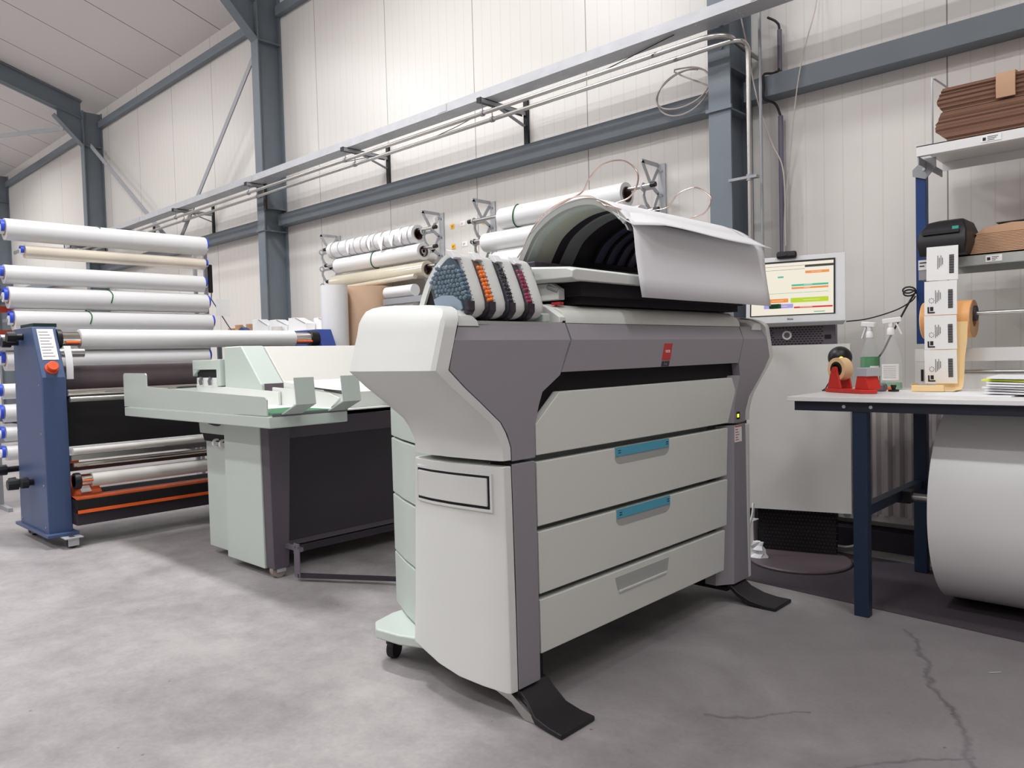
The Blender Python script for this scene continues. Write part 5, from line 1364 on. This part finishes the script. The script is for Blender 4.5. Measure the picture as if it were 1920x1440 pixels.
t = bottle(-1.285, 3.90, .98, True, .155, 'clear spray bottle half full of dark green liquid, behind the red tape dispenser', M['greenliq'], PI * .86)
MB().loft([[(-1.285 + .0475 * math.cos(a), 3.90 + .0475 * math.sin(a), TZ + z) for a in [-1.25 + i * .12 for i in range(9)]] + [(-1.285 + .0465 * math.cos(a), 3.90 + .0465 * math.sin(a), TZ + z) for a in [-1.25 + (8 - i) * .12 for i in range(9)]] for z in (.03, .11)]).build('paper_label', M['label'], t)
t = bottle(-1.165, 3.82, 1.02, False, .03, 'nearly empty clear spray bottle with a white label, right of the green one', M['grliq'], PI * .08)
MB().loft([[(-1.165 + .0485 * math.cos(a), 3.82 + .0485 * math.sin(a), TZ + z) for a in [-2.2 + i * .15 for i in range(12)]] + [(-1.165 + .0475 * math.cos(a), 3.82 + .0475 * math.sin(a), TZ + z) for a in [-2.2 + (11 - i) * .15 for i in range(12)]] for z in (.045, .12)]).build('paper_label', M['label'], t)
mb = MB()
for k in range(7):
    z = .055 + .009 * k; mb.loft([[(-1.165 + .049 * math.cos(a), 3.82 + .049 * math.sin(a), TZ + zz) for a in [-2.0 + i * .13 for i in range(10)]] + [(-1.165 + .0486 * math.cos(a), 3.82 + .0486 * math.sin(a), TZ + zz) for a in [-2.0 + (9 - i) * .13 for i in range(10)]] for zz in (z, z + .002)])
mb.build('label_print', M['inkg'], t)
def small(mb, name, m, lab, cat, **k):
    o = mb.build(name, m, None, **k); return tag(o, lab, cat)
mb = MB(); mb.box(-1.19, -1.135, 3.62, 3.68, TZ, TZ + .035); small(mb, 'tape_measure', M['mesh'], 'small grey tape measure between the dispenser and the clear bottle', 'tape measure', bevel=.01)
mb = MB(); mb.lathe((-1.10, 3.64, TZ), [(.022, .001), (.022, .008), (.008, .012), (.012, .024), (.012, .03)]); small(mb, 'rubber_stamp', M['black'], 'small black stamp standing in front of the clear bottle', 'stamp', smooth=40)
mb = MB(); mb.box(-1.145, -1.12, 3.70, 3.725, TZ, TZ + .018); small(mb, 'orange_cap', M['orange'], 'little orange cap beside the black stamp', 'cap', bevel=.004)
mb = MB(); mb.cyl((-1.07, 3.90, TZ + .01), (-.99, 3.86, TZ + .012), .009); o = small(mb, 'marker_pen', M['black'], 'marker pen with a red end lying left of the label strip', 'pen')
MB().cyl((-1.085, 3.908, TZ + .01), (-1.07, 3.90, TZ + .01), .0095).build('red_end', M['redp'], o)
mb = MB(); mb.prism([(-.90, 3.36), (-.60, 3.34), (-.58, 3.52), (-.87, 3.56)], 'z', TZ + .0005, TZ + .006); small(mb, 'envelope', M['white'], 'thin flat white envelope on the table in front of the label strip', 'envelope')
pp = thing('paper_pile', (-.6, 3.45, TZ), 'pile of papers with yellow highlighted edges at the right end of the table', 'papers')
rng = random.Random(9)
for k in range(7):
    a = rng.uniform(-.12, .12); cx_, cy_ = -.50 + rng.uniform(-.01, .01), 3.52; w_, d_ = .19, .15
    z = TZ + .002 + k * .0095
    pts = [(cx_ + sx * w_ * math.cos(a) - sy_ * d_ * math.sin(a), cy_ + sx * w_ * math.sin(a) + sy_ * d_ * math.cos(a)) for sx, sy_ in ((-1, -1), (1, -1), (1, 1), (-1, 1))]
    MB().loft([[(x, y, z + (.010 if i in (0, 3) else 0)) for i, (x, y) in enumerate(pts)], [(x, y, z + .006 + (.010 if i in (0, 3) else 0)) for i, (x, y) in enumerate(pts)]]).build('sheet', M['hilite'] if k == 5 else M['white'], pp)

# ================================================================= radiator and wall side
RD = thing('radiator', (-1.3, 4.36, .15), 'white ribbed panel radiator on the wall under the packing table', 'radiator')
mb = MB(); n_ = 0; rs = []
x = -1.72; pts = []
while x < -.95:
    pts += [(x, 4.355), (x + .013, 4.315), (x + .033, 4.315), (x + .046, 4.355)]; x += .0585
poly = pts + [(x, 4.355), (x, 4.378), (-1.72, 4.378)]
mb.prism(poly, 'z', .19, .80); mb.build('ribbed_panel', M['rad'], RD, smooth=30)
MB().box(-1.73, -.94, 4.335, 4.38, .148, .19).build('bottom_edge', M['rad'], RD, bevel=.004)
MB().box(-1.73, -.94, 4.335, 4.38, .80, .83).build('top_edge', M['rad'], RD, bevel=.004)
for x in (-1.6, -1.05): MB().box(x, x + .02, 4.38, WY, .25, .7).build('mount', M['rad'], RD)
pipe('floor_cable', spline([(-1.66, 4.1, .02), (-1.58, 4.14, .035), (-1.50, 4.17, .03), (-1.44, 4.22, .05)]), .006, M['whitep'], 'white cable loop on the floor behind the kiosk', 'cable')
pipe('bench_cable', spline([(-1.36, 3.80, 1.225), (-1.28, 3.86, 1.235), (-1.18, 3.93, 1.27), (-1.12, 3.97, 1.31), (-1.10, 3.975, 1.335)]), .0032, M['cable_k'], 'thin black cable from the kiosk screen to the blue post', 'cable')
pipe('bench_cable', spline([(-1.335, 3.86, .98), (-1.25, 3.92, 1.05), (-1.20, 3.95, 1.16), (-1.13, 3.965, 1.30), (-1.105, 3.975, 1.345)]), .0045, M['cable_k'], 'thicker black cable rising behind the spray bottles to the blue post', 'cable')
lp = []
for i in range(26):
    a = i / 26 * 2 * PI * 2; lp.append((-1.12 + .028 * math.cos(a), 3.96 - .0008 * i, 1.345 + .018 * math.sin(a) + .001 * i))
pipe('cable_loop', lp, .004, M['cable_k'], 'knotted loops of black cable tied at the blue post', 'cable')
pipe('scanner_cable', spline([(-1.345, 3.70, TZ + .10), (-1.39, 3.68, TZ + .05), (-1.41, 3.66, TZ + .01), (-1.40, 3.60, TZ + .004), (-1.375, 3.6, TZ + .005)]), .003, M['cable_k'], 'thin dark cable curving from the dome scanner over the table edge', 'cable')
mb = MB(); mb.loft([[(-.59, 2.90, .0005), (-.585, 2.905, .0005), (-.555, 2.935, .0005), (-.56, 2.93, .0005)], [(-.59, 2.90, .002), (-.583, 2.903, .002), (-.553, 2.933, .002), (-.56, 2.93, .002)]])
tag(mb.build('paper_scrap', M['white'], None), 'tiny white scrap of paper on the floor in front of the table', 'scrap')
